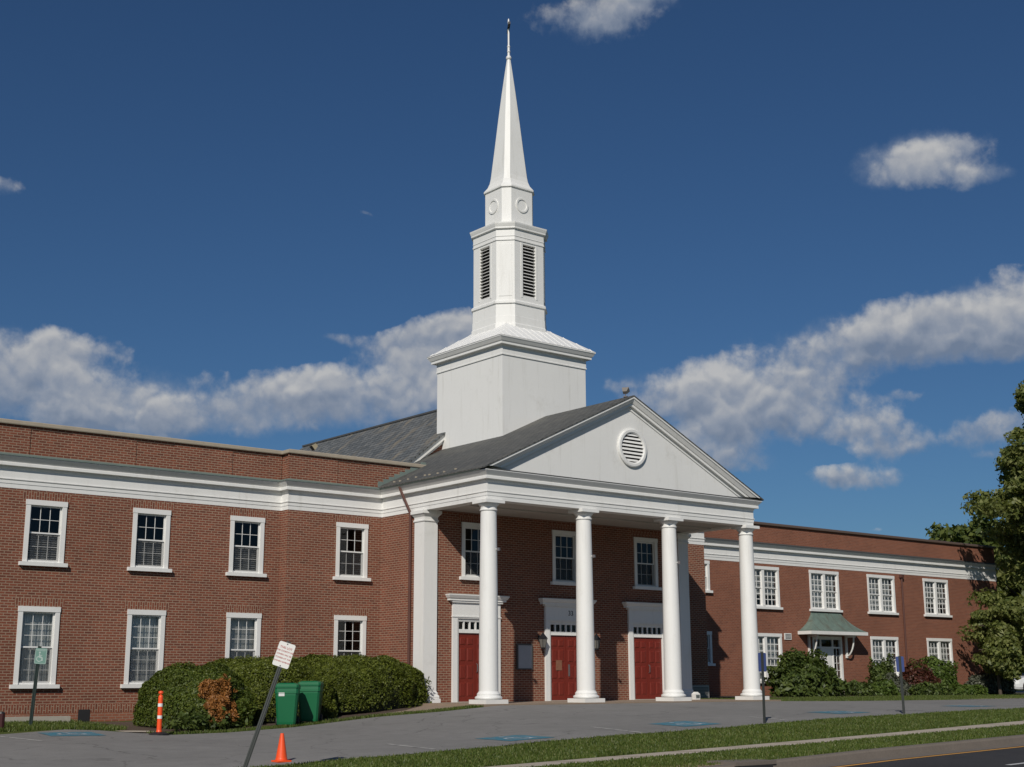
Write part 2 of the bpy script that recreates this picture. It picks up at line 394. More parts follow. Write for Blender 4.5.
def paintmark(name, col, wear):
    m, g, b, out = mat(name)
    tc = g.n('ShaderNodeTexCoord'); v = tc.outputs['Object']
    n = g.noise(v, 5, 6, .7); n2 = g.noise(v, 38, 4, .7)
    k = g.smooth(g.m('ADD', g.m('MULTIPLY', n, .6), g.m('MULTIPLY', n2, .4)), wear-.07, wear+.07)
    c = g.mix(k, (*col, 1), (.14, .137, .135, 1))
    g.l(c, b.inputs['Base Color']); b.inputs['Roughness'].default_value = .8
    return m
mark_white = paintmark('faded_white_marking', (.38,.37,.35), .54)
mark_blue = paintmark('faded_blue_marking', (.028,.165,.235), .55)
mark_sym = paintmark('pale_symbol_marking', (.36,.42,.47), .58)
mark_yellow = paintmark('yellow_edge_marking', (.50,.25,.055), .62)
mark_lane = paintmark('lane_marking', (.45,.45,.45), .68)

def earth():
    m, g, b, out = mat('lawn_ground')
    tc = g.n('ShaderNodeTexCoord'); v = tc.outputs['Object']
    n = g.noise(v, .35, 6, .65); n2 = g.noise(v, 5, 5, .7); n3 = g.noise(v, 60, 2, .6)
    c = g.ramp(g.m('ADD', g.m('MULTIPLY', n, .5), g.m('MULTIPLY', n2, .5)), [(.32, (.045,.066,.013,1)), (.5, (.07,.092,.02,1)), (.66, (.10,.11,.032,1)), (.75, (.16,.135,.07,1))])
    c = g.mix(1.0, c, g.m('MULTIPLY_ADD', g.m('SUBTRACT', n3, .5), .9, 1), 'MULTIPLY')
    g.l(c, b.inputs['Base Color']); b.inputs['Roughness'].default_value = .95; b.inputs['Specular IOR Level'].default_value = .1
    bump(g, b, n3, .03, .6)
    return m
earth_m = earth()
dirt_m = simple('bare_dirt', (.26,.185,.12), .95, .3, 3., fine=.3)
mulch_m = simple('bark_mulch', (.075,.05,.035), .95, .3, 3., fine=.35)

def leafmat(name, cols, trans=.35, rough=.5):
    m, g, b, out = mat(name)
    geo = g.n('ShaderNodeNewGeometry')
    stops = [(i/(len(cols)-1), (*c, 1)) for i, c in enumerate(cols)]
    c = g.ramp(geo.outputs['Random Per Island'], stops)
    tc = g.n('ShaderNodeTexCoord'); n = g.noise(tc.outputs['Object'], 1.2, 4, .6)
    c = g.mix(1.0, c, g.m('MULTIPLY_ADD', g.m('SUBTRACT', n, .5), .9, 1), 'MULTIPLY')
    g.l(c, b.inputs['Base Color']); b.inputs['Roughness'].default_value = rough; b.inputs['Specular IOR Level'].default_value = .3
    t = g.n('ShaderNodeBsdfTranslucent'); g.l(g.mix(1.0, c, (1.3, 1.35, .6, 1), 'MULTIPLY'), t.inputs[0])
    mx = g.n('ShaderNodeMixShader'); mx.inputs[0].default_value = trans
    g.l(b.outputs[0], mx.inputs[1]); g.l(t.outputs[0], mx.inputs[2]); g.l(mx.outputs[0], out.inputs[0])
    return m
leaf_yew = leafmat('yew_leaves', [(.034,.054,.008), (.058,.083,.012), (.085,.112,.016), (.12,.142,.022)], .2)
leaf_hedge = leafmat('hedge_leaves', [(.048,.064,.008), (.076,.097,.012), (.108,.13,.016), (.14,.157,.023)], .2)
leaf_dead = leafmat('dead_brown_leaves', [(.17,.065,.016), (.30,.125,.03), (.38,.17,.05)], .2)
leaf_tree = leafmat('tree_leaves', [(.08,.105,.028), (.135,.16,.044), (.185,.205,.06), (.235,.245,.085)], .42)
leaf_back = leafmat('background_leaves', [(.045,.07,.016), (.075,.10,.022), (.11,.13,.03)], .3)
leaf_shrub = leafmat('shrub_leaves', [(.04,.064,.014), (.07,.10,.022), (.105,.135,.032)], .25)
leaf_red = leafmat('dark_red_leaves', [(.055,.018,.014), (.085,.026,.018), (.12,.04,.025), (.05,.035,.015)], .25)
leaf_lime = leafmat('light_green_leaves', [(.055,.095,.016), (.085,.13,.024), (.12,.16,.035)], .3)
leaf_grey = leafmat('grey_green_leaves', [(.07,.08,.055), (.10,.11,.08), (.13,.135,.10)], .2)
grass_m = leafmat('grass_blades', [(.052,.085,.014), (.078,.115,.02), (.108,.14,.03), (.155,.165,.055)], .3)
petal_m = simple('pale_petals', (.62,.55,.52), .7, .2, 5.)
bark_m = simple('tree_bark', (.085,.065,.05), .95, .3, 6., fine=.3)

# ------------------------------------------------------------------ the lie of the land
ST=[(-60,[(-80,-2.4),(-30,-1.30),(0,-.50),(12,-.2),(45,.25),(120,.8)]),
    (-17.1,[(-80,-2.4),(-30,-1.30),(-7.3,-.70),(-4.7,-.61),(.55,-.48),(12,-.2),(45,.25),(120,.8)]),
    (-14.8,[(-80,-2.2),(-30,-1.25),(-10.3,-.77),(-4.2,-.63),(4.4,-.405),(12,-.2),(45,.2),(120,.8)]),
    (-13.6,[(-80,-2.2),(-30,-1.3),(-9.3,-.79),(-5.15,-.69),(0,-.56),(6.4,-.375),(12,-.21),(45,.15),(120,.8)]),
    (-10.5,[(-80,-2.0),(-30,-1.2),(-12.85,-.853),(-6.67,-.613),(-1.86,-.462),(4.07,-.287),(11.5,-.187),(16,-.16),(45,.1),(120,.8)]),
    (-.7,[(-80,-1.3),(-30,-.8),(-14.4,-.54),(-11.8,-.56),(-10.6,-.61),(-9.3,-.575),(-6.2,-.47),(-4.4,-.31),(-2.4,-.2),(-.2,-.06),(9,-.06),(12,-.07),(18,-.13),(24,-.16),(60,-.18),(120,.3)]),
    (1.2,[(-80,-1.2),(-30,-.7),(-14.4,-.54),(-12.4,-.5),(-11,-.56),(-6,-.42),(-2,-.16),(-.2,-.05),(12,-.08),(18,-.14),(25,-.17),(60,-.19),(120,.3)]),
    (6.1,[(-80,-1),(-30,-.6),(-12,-.40),(-9,-.45),(-5,-.3),(0,-.05),(12,-.05),(20,-.06),(45,-.12),(120,.2)]),
    (10.1,[(-80,-1),(-12,-.4),(0,-.05),(20,0),(45,-.05),(120,.2)]),
    (60,[(-80,-1),(0,-.4),(45,-.3),(120,0)]),
    (400,[(-80,-1),(120,-.5)])]
YS=[s[0] for s in ST]
def lerp1(a,x):
    if x<=a[0][0]: return a[0][1]
    for (x0,z0),(x1,z1) in zip(a,a[1:]):
        if x<=x1: return z0+(z1-z0)*(x-x0)/(x1-x0)
    return a[-1][1]
def gz(x,y):
    if y<=YS[0]: return lerp1(ST[0][1],x)
    for i in range(len(YS)-1):
        if y<=YS[i+1]:
            t=(y-YS[i])/(YS[i+1]-YS[i]); return lerp1(ST[i][1],x)*(1-t)+lerp1(ST[i+1][1],x)*t
    return lerp1(ST[-1][1],x)

def sheet(name, x0, x1, y0, y1, dz, material, nx=60, ny=8, zf=None, xs=None, ys=None, kind='structure', parent=None):
    """a sheet draped over the land (dz above it)"""
    zf = zf or gz
    xs = xs or [x0+(x1-x0)*i/nx for i in range(nx+1)]; ys = ys or [y0+(y1-y0)*j/ny for j in range(ny+1)]
    m = MB()
    for i in range(len(xs)-1):
        for j in range(len(ys)-1):
            m.quad(*[(xs[a], ys[b], zf(xs[a], ys[b])+dz) for a, b in ((i,j),(i+1,j),(i+1,j+1),(i,j+1))])
    o = m.build(name, material, parent)
    if kind: o['kind'] = kind
    return o
KNOTS = sorted({x for y, a in ST for x, z in a})
def xgrid(x0, x1, step):
    g = [x for x in KNOTS if x0 < x < x1] + [x0, x1]; x = x0
    while x < x1: g.append(x); x += step
    g = sorted(set(round(q, 4) for q in g)); return g
YCURB = -17.1
def strip(name, xs, ylo, yhi, dz, material, ny=2, zf=None, kind='structure', parent=None):
    """ylo/yhi: functions of x, a strip of ground between two lines"""
    zf = zf or gz; m = MB()
    P = [[(x, ylo(x)+(yhi(x)-ylo(x))*j/ny) for j in range(ny+1)] for x in xs]
    for a, b in zip(P, P[1:]):
        for j in range(ny):
            m.quad(*[(x, y, zf(x, y)+dz) for x, y in (a[j], b[j], b[j+1], a[j+1])])
    o = m.build(name, material, parent)
    if kind: o['kind'] = kind
    return o
# the ground as one sheet out to the horizon (falls away 0.2 m under the street)
def gbase(x, y):
    z = gz(x, y)
    if YCURB-.01 > y > -30.5: z -= .35
    return z
m = MB()
gx = xgrid(-80, 120, 2.0); gy = sorted({*YS[1:-1], -30.6, -30.4, YCURB-.005, YCURB-.03, -32, -40, -24, -60, *[float(v) for v in range(-16, 14)], 16, 20, 30, 45, 80, 120, 200})
gx = [-1800, -700, -300, -150] + gx + [170, 300, 700, 1800]; gy = [-1800, -600, -200, -100] + gy + [400, 900, 2500]
for i in range(len(gx)-1):
    for j in range(len(gy)-1):
        m.quad(*[(gx[a], gy[b], gbase(gx[a], gy[b])) for a, b in ((i,j),(i+1,j),(i+1,j+1),(i,j+1))])
tag(m.build('ground', earth_m), kind='structure')

zs = lambda x, y: gz(x, YCURB)
XL = xgrid(-80, 120, 3)
# street, gutter pan, kerb
road = strip('street', XL, lambda x: -30.0, lambda x: YCURB-.60, -.135, road_m, 6, zs)
tag(strip('gutter_pan', XL, lambda x: YCURB-.605, lambda x: YCURB-.16, -.128, kerb_m, 1, zs), kind='structure')
mk = MB()
for a, b in zip(XL, XL[1:]):
    if a >= 120: break
    za, zb = gz(a, YCURB), gz(b, YCURB)
    for (ya, da), (yb_, db) in zip(((YCURB-.17, -.14), (YCURB-.15, -.02), (YCURB-.13, .012), (YCURB+.03, .015)), ((YCURB-.15, -.02), (YCURB-.13, .012), (YCURB+.03, .015), (YCURB+.03, -.1))):
        mk.quad((a, ya, za+da), (b, ya, zb+da), (b, yb_, zb+db), (a, yb_, za+db))
tag(mk.build('kerb', kerb_m), kind='structure')
strip('edge_line', XL, lambda x: YCURB-.76, lambda x: YCURB-.64, -.130, mark_yellow, 1, zs, None, road)
for k in range(-5, 12):
    x0 = -4.7 + k*9.1
    strip('lane_line', xgrid(x0, x0+3.0, 1.5), lambda x: -20.0, lambda x: -19.88, -.130, mark_lane, 1, zs, None, road)
strip('far_sidewalk', XL, lambda x: -34.5, lambda x: -31.6, .03, walk_m, 2, zs)
# pavement in front of the lot
walk = strip('sidewalk', XL, lambda x: -14.8, lambda x: -13.62, .012, walk_m, 2)
jm = MB()
for k in range(-20, 24):
    x = -9.2+k*1.52
    jm.quad((x, -14.8, gz(x,-14.8)+.016), (x+.035, -14.8, gz(x+.035,-14.8)+.016), (x+.035, -13.62, gz(x+.035,-13.62)+.016), (x, -13.62, gz(x,-13.62)+.016))
jm.build('expansion_joint', dirt_m, walk)
# parking lot
far_pts = [(-60,-.2),(-20,-.1),(-14.3,-.05),(-13.2,.75),(-12.4,1.1),(-11.6,.9),(-11.2,-.4),(-10.6,-1.2),(-9.3,-1.55),(-7.4,-1.25),(-6.16,-.65),(-4.4,-.75),(-2.4,-.85),(-.7,-.78),(0,-.76),(12.5,-.76),(13.0,-.3),(14.5,.1),(18,.6),(24,1.0),(31,1.2),(60,1.3)]
lot_far = lambda x: lerp1(far_pts, x)
lot_near = lambda x: -10.5 + .07*math.sin(x*.9) + .04*math.sin(x*2.7+1)
lx = sorted(set(xgrid(-60, 60, .5) + [p[0] for p in far_pts]))
lot = strip('parking_lot', lx, lot_near, lot_far, .02, lot_m, 14)
def mark(name, cx, cy, ang, poly, material, dz=.026, sub=6):
    """flat painted shape; poly in local metres"""
    ca, sa = math.cos(ang), math.sin(ang); q = MB()
    P = [(cx+ca*u-sa*v, cy+sa*u+ca*v) for u, v in poly]
    q.quad(*[(x, y, gz(x, y)+dz) for x, y in P])
    return q.build(name, material, lot)
def bay_symbol(cx, cy, ang, w=1.15, h=1.15):
    n = 4
    for i in range(n):
        for j in range(n):
            pass
    q = MB(); ca, sa = math.cos(ang), math.sin(ang)
    for i in range(n):
        for j in range(n):
            P = []
            for a, b in ((i,j),(i+1,j),(i+1,j+1),(i,j+1)):
                u, v = (a/n-.5)*w, (b/n-.5)*h; x, y = cx+ca*u-sa*v, cy+sa*u+ca*v; P.append((x, y, gz(x,y)+.026))
            q.quad(*P)
    pad = q.build('accessible_bay_pad', mark_blue, lot)
    s = MB()
    def pt(u, v): x, y = cx+ca*u-sa*v, cy+sa*u+ca*v; return (x, y, gz(x,y)+.031)
    def stroke(pts, t):
        for (u0, v0), (u1, v1) in zip(pts, pts[1:]):
            d = math.hypot(u1-u0, v1-v0); nx, ny = -(v1-v0)/d*t/2, (u1-u0)/d*t/2
            s.quad(pt(u0-nx,v0-ny), pt(u1-nx,v1-ny), pt(u1+nx,v1+ny), pt(u0+nx,v0+ny))
    stroke([(.30*math.cos(a)-.02, -.14+.27*math.sin(a)) for a in [R(q2) for q2 in range(130, 385, 25)]], .075)   # wheel
    stroke([(-.04, .28), (-.02, -.02)], .09); stroke([(-.02, -.02), (.2, -.04)], .085); stroke([(.2,-.04), (.3,-.32)], .085); stroke([(.3,-.32), (.38,-.29)], .08); stroke([(-.03,.14), (.16,.12)], .06)
    s.quad(*[pt(-.05+.075*math.cos(R(a)), .40+.075*math.sin(R(a))) for a in range(0, 360, 45)])
    s.build('wheelchair_symbol', mark_sym, lot)
bay_symbol(-6.4, -9.2, R(0), 1.25, 1.25); bay_symbol(-1.15, -9.2, R(0), 1.25, 1.25); bay_symbol(5.2, -8.8, R(0), 1.3, 1.2); bay_symbol(12.0, -8.4, 0, 1.3, 1.2)
bay_symbol(-12.95, -.75, R(-8), 1.25, 1.5)
for x0, y0, x1, y1 in ((-14.7,-1.0,-14.38,-2.75), (-8.98,-8.1,-9.17,-10.1), (-3.26,-8.2,-3.69,-10.4), (1.85,-8.6,1.5,-10.2), (8.1,-8.4,7.9,-10.1), (14.6,-8.2,14.4,-10.0)):
    d = math.hypot(x1-x0, y1-y0); a = math.atan2(y1-y0, x1-x0)
    mark('parking_line', (x0+x1)/2, (y0+y1)/2, a, [(-d/2,-.05), (d/2,-.05), (d/2,.05), (-d/2,.05)], mark_white)
# paving under the portico and the path from the left
tag(MB().box(-.75, 12.45, -.66, 3.17, -.3, -.004).build('portico_floor', paving, bevel=.015), kind='structure')
path_pts_lo = [(-6.5,-.35),(-4.4,-.45),(-2.4,-.45),(-1.0,.35),(.2,1.4)]; path_pts_hi = [(-6.5,-.1),(-4.4,.15),(-2.4,.9),(-1.0,2.1),(.2,3.0)]
strip('path', xgrid(-6.5, -.76, .4), lambda x: lerp1(path_pts_lo, x), lambda x: lerp1(path_pts_hi, x), .016, paving, 3)
strip('bare_soil', xgrid(-11.35, -10.5, .2), lambda x: -.15-.1*math.sin(x*3), lambda x: .6+.2*math.sin(x*5), .03, walk_m, 2)
strip('planting_bed', xgrid(-10.9, -.3, .4), lambda x: lot_far(x)+.45+.1*math.sin(x*2), lambda x: 5.5, .008, mulch_m, 4)
strip('planting_bed', xgrid(17.5, 43.5, 1), lambda x: 5.9+.4*math.sin(x*.7), lambda x: 10.0, .008, mulch_m, 3)
strip('worn_verge', xgrid(-10.5, -7.35, .3), lambda x: -17.05, lambda x: -16.25+.2*math.sin(x*2.3), .010, dirt_m, 2)
strip('lot_border', xgrid(27, 60, 1), lambda x: lot_far(x)-.02, lambda x: lot_far(x)+.55, .03, walk_m, 1)
# ------------------------------------------------------------------ the church
CX = 5.85; YW = 3.184; YA = 5.638; YBW = 6.099; YR = 10.107; ST_X = -3.806; XR = 11.9; SX = 15.506; RE = 43.97
ZF = 6.09; ZP = 8.04
church = empty('church', (0, 0, 0), 0, 'red brick church with four white columns, white pediment, tall steeple and two low wings', 'church')

def wall(name, material, x0, x1, y, z0, z1, holes=(), parent=church, th=.32, label=None):
    """a wall facing -y with rectangular holes (x0,x1,z0,z1)"""
    m = MB()
    xs = sorted({x0, x1, *[h[0] for h in holes], *[h[1] for h in holes]})
    zz = sorted({z0, z1, *[h[2] for h in holes], *[h[3] for h in holes]})
    for a, b in zip(xs, xs[1:]):
        for c, d in zip(zz, zz[1:]):
            mx, mz = (a+b)/2, (c+d)/2
            if any(h[0] < mx < h[1] and h[2] < mz < h[3] for h in holes): continue
            m.quad((a,y,c),(b,y,c),(b,y,d),(a,y,d)); m.quad((b,y+th,c),(a,y+th,c),(a,y+th,d),(b,y+th,d))
    for a, b, c, d in holes:
        m.quad((a,y,c),(a,y+th,c),(a,y+th,d),(a,y,d)); m.quad((b,y+th,c),(b,y,c),(b,y,d),(b,y+th,d))
        m.quad((a,y+th,c),(a,y,c),(b,y,c),(b,y+th,c)); m.quad((a,y,d),(a,y+th,d),(b,y+th,d),(b,y,d))
    m.quad((x0,y+th,z0),(x0,y,z0),(x0,y,z1),(x0,y+th,z1)); m.quad((x1,y,z0),(x1,y+th,z0),(x1,y+th,z1),(x1,y,z1))
    m.quad((x0,y,z1),(x1,y,z1),(x1,y+th,z1),(x0,y+th,z1))
    o = m.build(name, material, parent)
    if label: o['label'] = label
    return o

WCACHE = {}
def window(xc, y, zb, W, H, cols=3, rt=2, rb=2, double=False, fill=None, mat_=None, parent=church, cw=.13, label=None, lowfill=None):
    """double hung window; origin = centre of the sill underside on the wall face"""
    mat_ = mat_ or white
    def part(key, fn, material, par, loc=None):
        k = (key, W, H, cols, rt, rb, double, cw, material.name)
        if k not in WCACHE:
            o = fn().build(key, material, par); WCACHE[k] = o.data
        else:
            o = bpy.data.objects.new(key, WCACHE[k]); COL.objects.link(o); o.parent = par
        if loc: o.location = loc
        return o
    sill_h = .11; z0 = sill_h; z1 = H; a = W/2; oa = a-cw; top = z1-.15
    def frame():
        m = MB()
        m.box(-a, -oa, -.035, .12, z0, z1-.15).box(oa, a, -.035, .12, z0, z1-.15).box(-a-.012, a+.012, -.045, .12, z1-.15, z1)
        m.box(-oa, oa, -.0, .12, z0, z0+.05)
        if double: m.box(-.085, .085, -.022, .13, z0+.05, top)
        return m
    f = part('window', frame, mat_, parent, (xc, y, zb))
    if label: f['label'] = label
    part('sill', lambda: MB().box(-a-.1, a+.1, -.12, .14, 0, sill_h-.002), mat_, f)
    units = [(-oa, -.085), (.085, oa)] if double else [(-oa, oa)]
    zm = (z0+.05+top)/2
    def sash():
        m = MB(); s = .042; t = .034 if double else .014
        for u0, u1 in units:
            u0 += .002; u1 -= .002
            for (c0, c1, yy, rows) in ((zm-.02, top-.003, .045, rt), (z0+.053, zm+.02, .085, rb)):
                m.box(u0, u0+s, yy, yy+.036, c0, c1).box(u1-s, u1, yy, yy+.036, c0, c1).box(u0+s, u1-s, yy, yy+.036, c0, c0+s).box(u0+s, u1-s, yy, yy+.036, c1-s, c1)
                for k in range(1, cols):
                    x = u0+s+(u1-u0-2*s)*k/cols; m.box(x-t/2, x+t/2, yy+.006, yy+.03, c0+s, c1-s)
                for k in range(1, rows):
                    zq = c0+s+(c1-c0-2*s)*k/rows; m.box(u0+s, u1-s, yy+.008, yy+.028, zq-t/2, zq+t/2)
        return m
    part('sash', sash, mat_, f)
    def pane():
        m = MB()
        for u0, u1 in units:
            m.quad((u0,.062,zm),(u1,.062,zm),(u1,.062,top),(u0,.062,top)); m.quad((u0,.102,z0+.05),(u1,.102,z0+.05),(u1,.102,zm),(u0,.102,zm))
        return m
    part('pane', pane, glass_m, f)
    if not double:
        part('insect_screen', lambda: MB().quad((-oa+.01,.03,z0+.06),(oa-.01,.03,z0+.06),(oa-.01,.03,zm-.02),(-oa+.01,.03,zm-.02)), screen_m, f)
    if fill == 'curtain':
        def cur():
            m = MB(); n = 26
            for i in range(n):
                x0_, x1_ = -oa+2*oa*i/n, -oa+2*oa*(i+1)/n; y0_, y1_ = .2+.018*(i % 2), .2+.018*((i+1) % 2)
                m.quad((x0_,y0_,z0),(x1_,y1_,z0),(x1_,y1_,top),(x0_,y0_,top))
            return m
        part('curtain', cur, curtain_m, f)
    if fill == 'blind' or lowfill == 'blind':
        def bl():
            m = MB(); c0, c1 = (z0+.06, zm) if lowfill else (z0+.06, top-.02); n = int((c1-c0)/.062)
            for i in range(n):
                zq = c0+(c1-c0)*i/n; m.quad((-oa+.02,.19,zq),(oa-.02,.19,zq),(oa-.02,.222,zq+.034),(-oa+.02,.222,zq+.034))
            return m
        part('blind', bl, blind_m, f)
    if lowfill == 'shade':
        part('roller_shade', lambda: MB().box(-oa, oa, .19, .2, zm-.35, top), blind_m, f)
    return f
def hole(xc, zb, W, H, cw=.13): return (xc-W/2+.02, xc+W/2-.02, zb+.03, zb+H-.02)
def lintel(xc, zt, W, y, material, parent):
    MB().box(xc-W/2-.12, xc+W/2+.12, y-.004, y+.05, zt+.004, zt+.235).build('lintel_course', material, parent, swap=True)

CORN = [(-.1, ZF), (.008, ZF), (.008, 6.22), (.022, 6.22), (.022, 6.31), (.048, 6.335), (.048, 6.355), (.016, 6.355), (.016, 6.63), (.04, 6.66), (.04, 6.715), (.155, 6.72), (.155, 6.80), (.135, 6.815), (.255, 6.965), (.255, 6.985)]
GUT = [(.25, 6.987), (.285, 6.987), (.285, 7.03), (.0, 7.10)]
# ---- left wing
wl = []
WU = 1.19
for xc in (-11.463, -8.232, -5.0, -14.695, -17.926, -21.158, -24.39): wl.append(xc)
holesB = [hole(x, 3.916, WU, 1.891) for x in wl] + [hole(x, .497, WU, 2.28) for x in wl]
wingB = wall('wing_wall', brick_left, -30, ST_X+.3, YBW, -.9, 7.92, holesB, label='long brick wall of the left wing')
xa = -1.375; WA = 1.215
wingA = wall('wing_wall', brick_left, ST_X, 1.6, YA, -.9, 7.92, [hole(xa, 3.916, WA, 1.891), hole(xa, .497, WA, 2.28)], label='brick bay of the left wing beside the porch')
MB().box(ST_X-.0, ST_X+.32, YA+.322, YBW+.2, -.9, 7.915, skip='fk').build('return_wall', brick_left, church)
fills = [(None, 'blind'), (None, 'blind'), (None, 'blind'), (None, 'blind'), ('curtain', None), (None, 'blind'), ('curtain', None)]
for i, x in enumerate(wl):
    fu, lf = fills[i]
    window(x, YBW, 3.916, WU, 1.891, 3, 2, 2, fill=fu, lowfill=lf)
    window(x, YBW, .497, WU, 2.28, 3, 3, 3, fill='curtain' if i % 3 != 2 else None, lowfill=None if i % 3 != 2 else 'shade')
    lintel(x, 3.916+1.891, WU, YBW, brick_left, wingB); lintel(x, .497+2.28, WU, YBW, brick_left, wingB)
window(xa, YA, 3.916, WA, 1.891, 3, 2, 2); window(xa, YA, .497, WA, 2.28, 3, 3, 3)
lintel(xa, 5.807, WA, YA, brick_left, wingA); lintel(xa, 2.777, WA, YA, brick_left, wingA)
for x0, x1, y in ((-30, ST_X-.03, YBW), (ST_X-.03, -.21, YA)):
    MB().box(x0, x1, y-.03, y+.02, -.9, -.18).build('brick_plinth', brick_base, wingB)
    MB().box(x0, x1, y-.035, y+.02, -.18, .045).build('soldier_course', brick_left, wingB, swap=True)
for xv in (-9.98, -13.9, -17.2): MB().box(xv-.17, xv+.17, YBW-.044, YBW+.0, -.44, -.10).build('foundation_vent', dark_in, wingB)
MB().sweep([(-30, YBW), (ST_X, YBW), (ST_X, YA), (-.2, YA)], CORN, ends=False).build('wing_cornice', white, church, )
MB().sweep([(-30, YBW), (ST_X, YBW), (ST_X, YA), (-.2, YA)], GUT, ends=False).build('wing_gutter', copper_gutter, church)
# brick parapet: raised piers with recessed panels over the windows
def parapet(name, material, segs, y, panels):
    m = MB()
    x = segs[0]
    for a, b in sorted(panels):
        if a > x: m.box(x, a, y-.022, y+.03, 7.06, 7.925)
        m.box(a, b, y-.020, y+.03, 7.84, 7.923); x = b
    if x < segs[1]: m.box(x, segs[1], y-.022, y+.03, 7.06, 7.925)
    return m.build(name, material, church)
parapet('parapet', brick_left, (-30, ST_X-.045), YBW, [(x-.62, x+.62) for x in wl])
parapet('parapet', brick_left, (ST_X-.045, 1.6), YA, [(xa-.62, xa+.62)])
COP = [(-.32, 7.925), (.09, 7.925), (.10, 7.95), (.10, 8.03), (.04, 8.06), (-.32, 8.08)]
MB().sweep([(-30, YBW), (ST_X, YBW), (ST_X, YA), (1.6, YA)], COP).build('coping', coping_tan, church)
MB().box(-30, -.2, YBW+.3, 20, -1, 7.3).build('wing_block', brick_left, church) if False else None
MB().box(-30, -.0, YBW+.33, 19, 7.2, 7.32).build('flat_roof', gutter_dark, church)
for x0, x1, y in ((-29.9, -.2, YBW+1.4), ): MB().box(x0, x1, y, y+.1, -.8, 7.19).build('dark_room_backing', dark_in, church)  # dark sheet put behind the windows in place of the unlit room
MB().box(-30, 0, 19, 19.3, -1, 7.9).box(-30, -29.7, YBW+.33, 19, -1, 7.9).build('rear_wall', brick_left, church)

# ---- porch block: back wall, side walls, right bay
WP = 1.185; WPH = 1.90
doors_x = (1.93, CX, 9.77)
holesP = [hole(x, 3.915, WP, WPH) for x in doors_x] + [(x-.93, x+.93, 0, 2.75) for x in doors_x]
porch_wall = wall('porch_wall', brick_left, -.2+.004, XR-.004, YW, -.3, 6.4, holesP, label='brick wall behind the columns')
for x in doors_x:
    window(x, YW, 3.915, WP, WPH, 3, 2, 2, mat_=white); lintel(x, 3.915+WPH, WP, YW, brick_left, porch_wall)
MB().box(-.2, .12, YW, YA, -.6, 6.25).build('side_wall', brick_left, church)
MB().box(XR-.12, XR, YW, YA, -.3, 6.25).build('side_wall', brick_left, church)
MB().box(-.1, XR+.1, YW+1.3, YW+1.4, -.2, 6.3).build('dark_room_backing', dark_in, church)
bayR = wall('wing_wall', brick_left, XR-.3, SX, YA, -.4, 7.92, [hole(XR+1.4, 3.916, WA, 1.891), hole(XR+1.4, .497, WA, 2.28)], label='brick bay right of the porch')
window(XR+1.4, YA, 3.916, WA, 1.891, 3, 2, 2); window(XR+1.4, YA, .497, WA, 2.28, 3, 3, 3)
MB().box(SX-.32, SX, YA+.322, 19, -.4, 7.915, skip='f').build('return_wall', brick_left, church)
MB().sweep([(XR+.2, YA), (SX, YA), (SX, 14)], CORN, ends=False).build('wing_cornice', white, church)
MB().sweep([(XR+.2, YA), (SX, YA), (SX, 14)], GUT, ends=False).build('wing_gutter', gutter_dark, church)
MB().sweep([(10.1, YA), (SX, YA), (SX, 14)], COP).build('coping', coping_brown, church)
MB().box(XR-1.7, XR-.2, YA, YA+.3, 6.9, 7.92).build('parapet', brick_left, church)
MB().box(11.5, SX-.3, YA+.33, 19, 7.2, 7.3).build('flat_roof', gutter_dark, church)

# ---- right wing
RW = [(24.21, 2.262), (28.73, 2.24), (33.30, 2.26), (38.07, 2.23)]
rz0, rh = 3.961, 2.0; lz0 = .55; lh = 2.841-lz0
r0 = (20.09, .90)
holesR = [hole(x, rz0, w, rh) for x, w in RW] + [hole(x, lz0, w, lh) for i, (x, w) in enumerate(RW) if i != 1]
holesR += [hole(r0[0], 4.57, r0[1], 1.46), hole(r0[0], 1.32, r0[1], 1.53), (28.73-1.08, 28.73+1.08, .2, 2.75)]
wingR = wall('wing_wall', brick_right, SX, RE, YR, -.5, 7.92, holesR, label='long brown brick wall of the right wing')
for i, (x, w) in enumerate(RW):
    window(x, YR, rz0, w, rh, 3, 3, 3, True, 'curtain' if i in (1, 2) else None, cw=.12, lowfill='shade' if i in (0, 3) else None)
    if i != 1: window(x, YR, lz0, w, lh, 3, 3, 3, True, 'curtain', cw=.12)
window(r0[0], YR, 4.57, r0[1], 1.46, 2, 2, 2); window(r0[0], YR, 1.32, r0[1], 1.53, 2, 2, 2)
MB().box(RE-.3, RE, YR+.322, 21.69, -.5, 7.915, skip='f').build('end_wall', brick_right, church)
MB().box(SX, RE, 21.7, 22, -.5, 7.9).build('rear_wall', brick_right, church)
MB().sweep([(SX, YR), (RE, YR), (RE, 22)], CORN, ends=False).build('wing_cornice', white, church)
MB().sweep([(SX, YR), (RE, YR), (RE, 22)], GUT, ends=False).build('wing_gutter', gutter_dark, church)
MB().sweep([(SX, YR), (RE, YR), (RE, 22)], COP).build('coping', coping_brown, church)
MB().box(SX+.01, RE-.4, YR+.33, 21.6, 7.2, 7.3).build('flat_roof', gutter_dark, church)
MB().box(SX+.01, RE-.4, YR+1.3, YR+1.4, -.4, 7.19).build('dark_room_backing', dark_in, church)
# fittings on the right wing
MB().box(25.55, 26.04, YR-.04, YR+.02, 2.57, 2.87).build('wall_vent', white_dirty, wingR)
gv = MB()
for k in range(4): gv.box(25.6, 25.99, YR-.052, YR-.041, 2.62+k*.06, 2.645+k*.06)
gv.build('vent_slats', gutter_dark, wingR)
dp = MB().tube([(34.99, YR-.09, 5.95), (34.99, YR-.09, .05)], .05)
dp.box(34.88, 35.1, YR-.18, YR-.01, 5.9, 6.06).build('downpipe', brown_pipe, church)
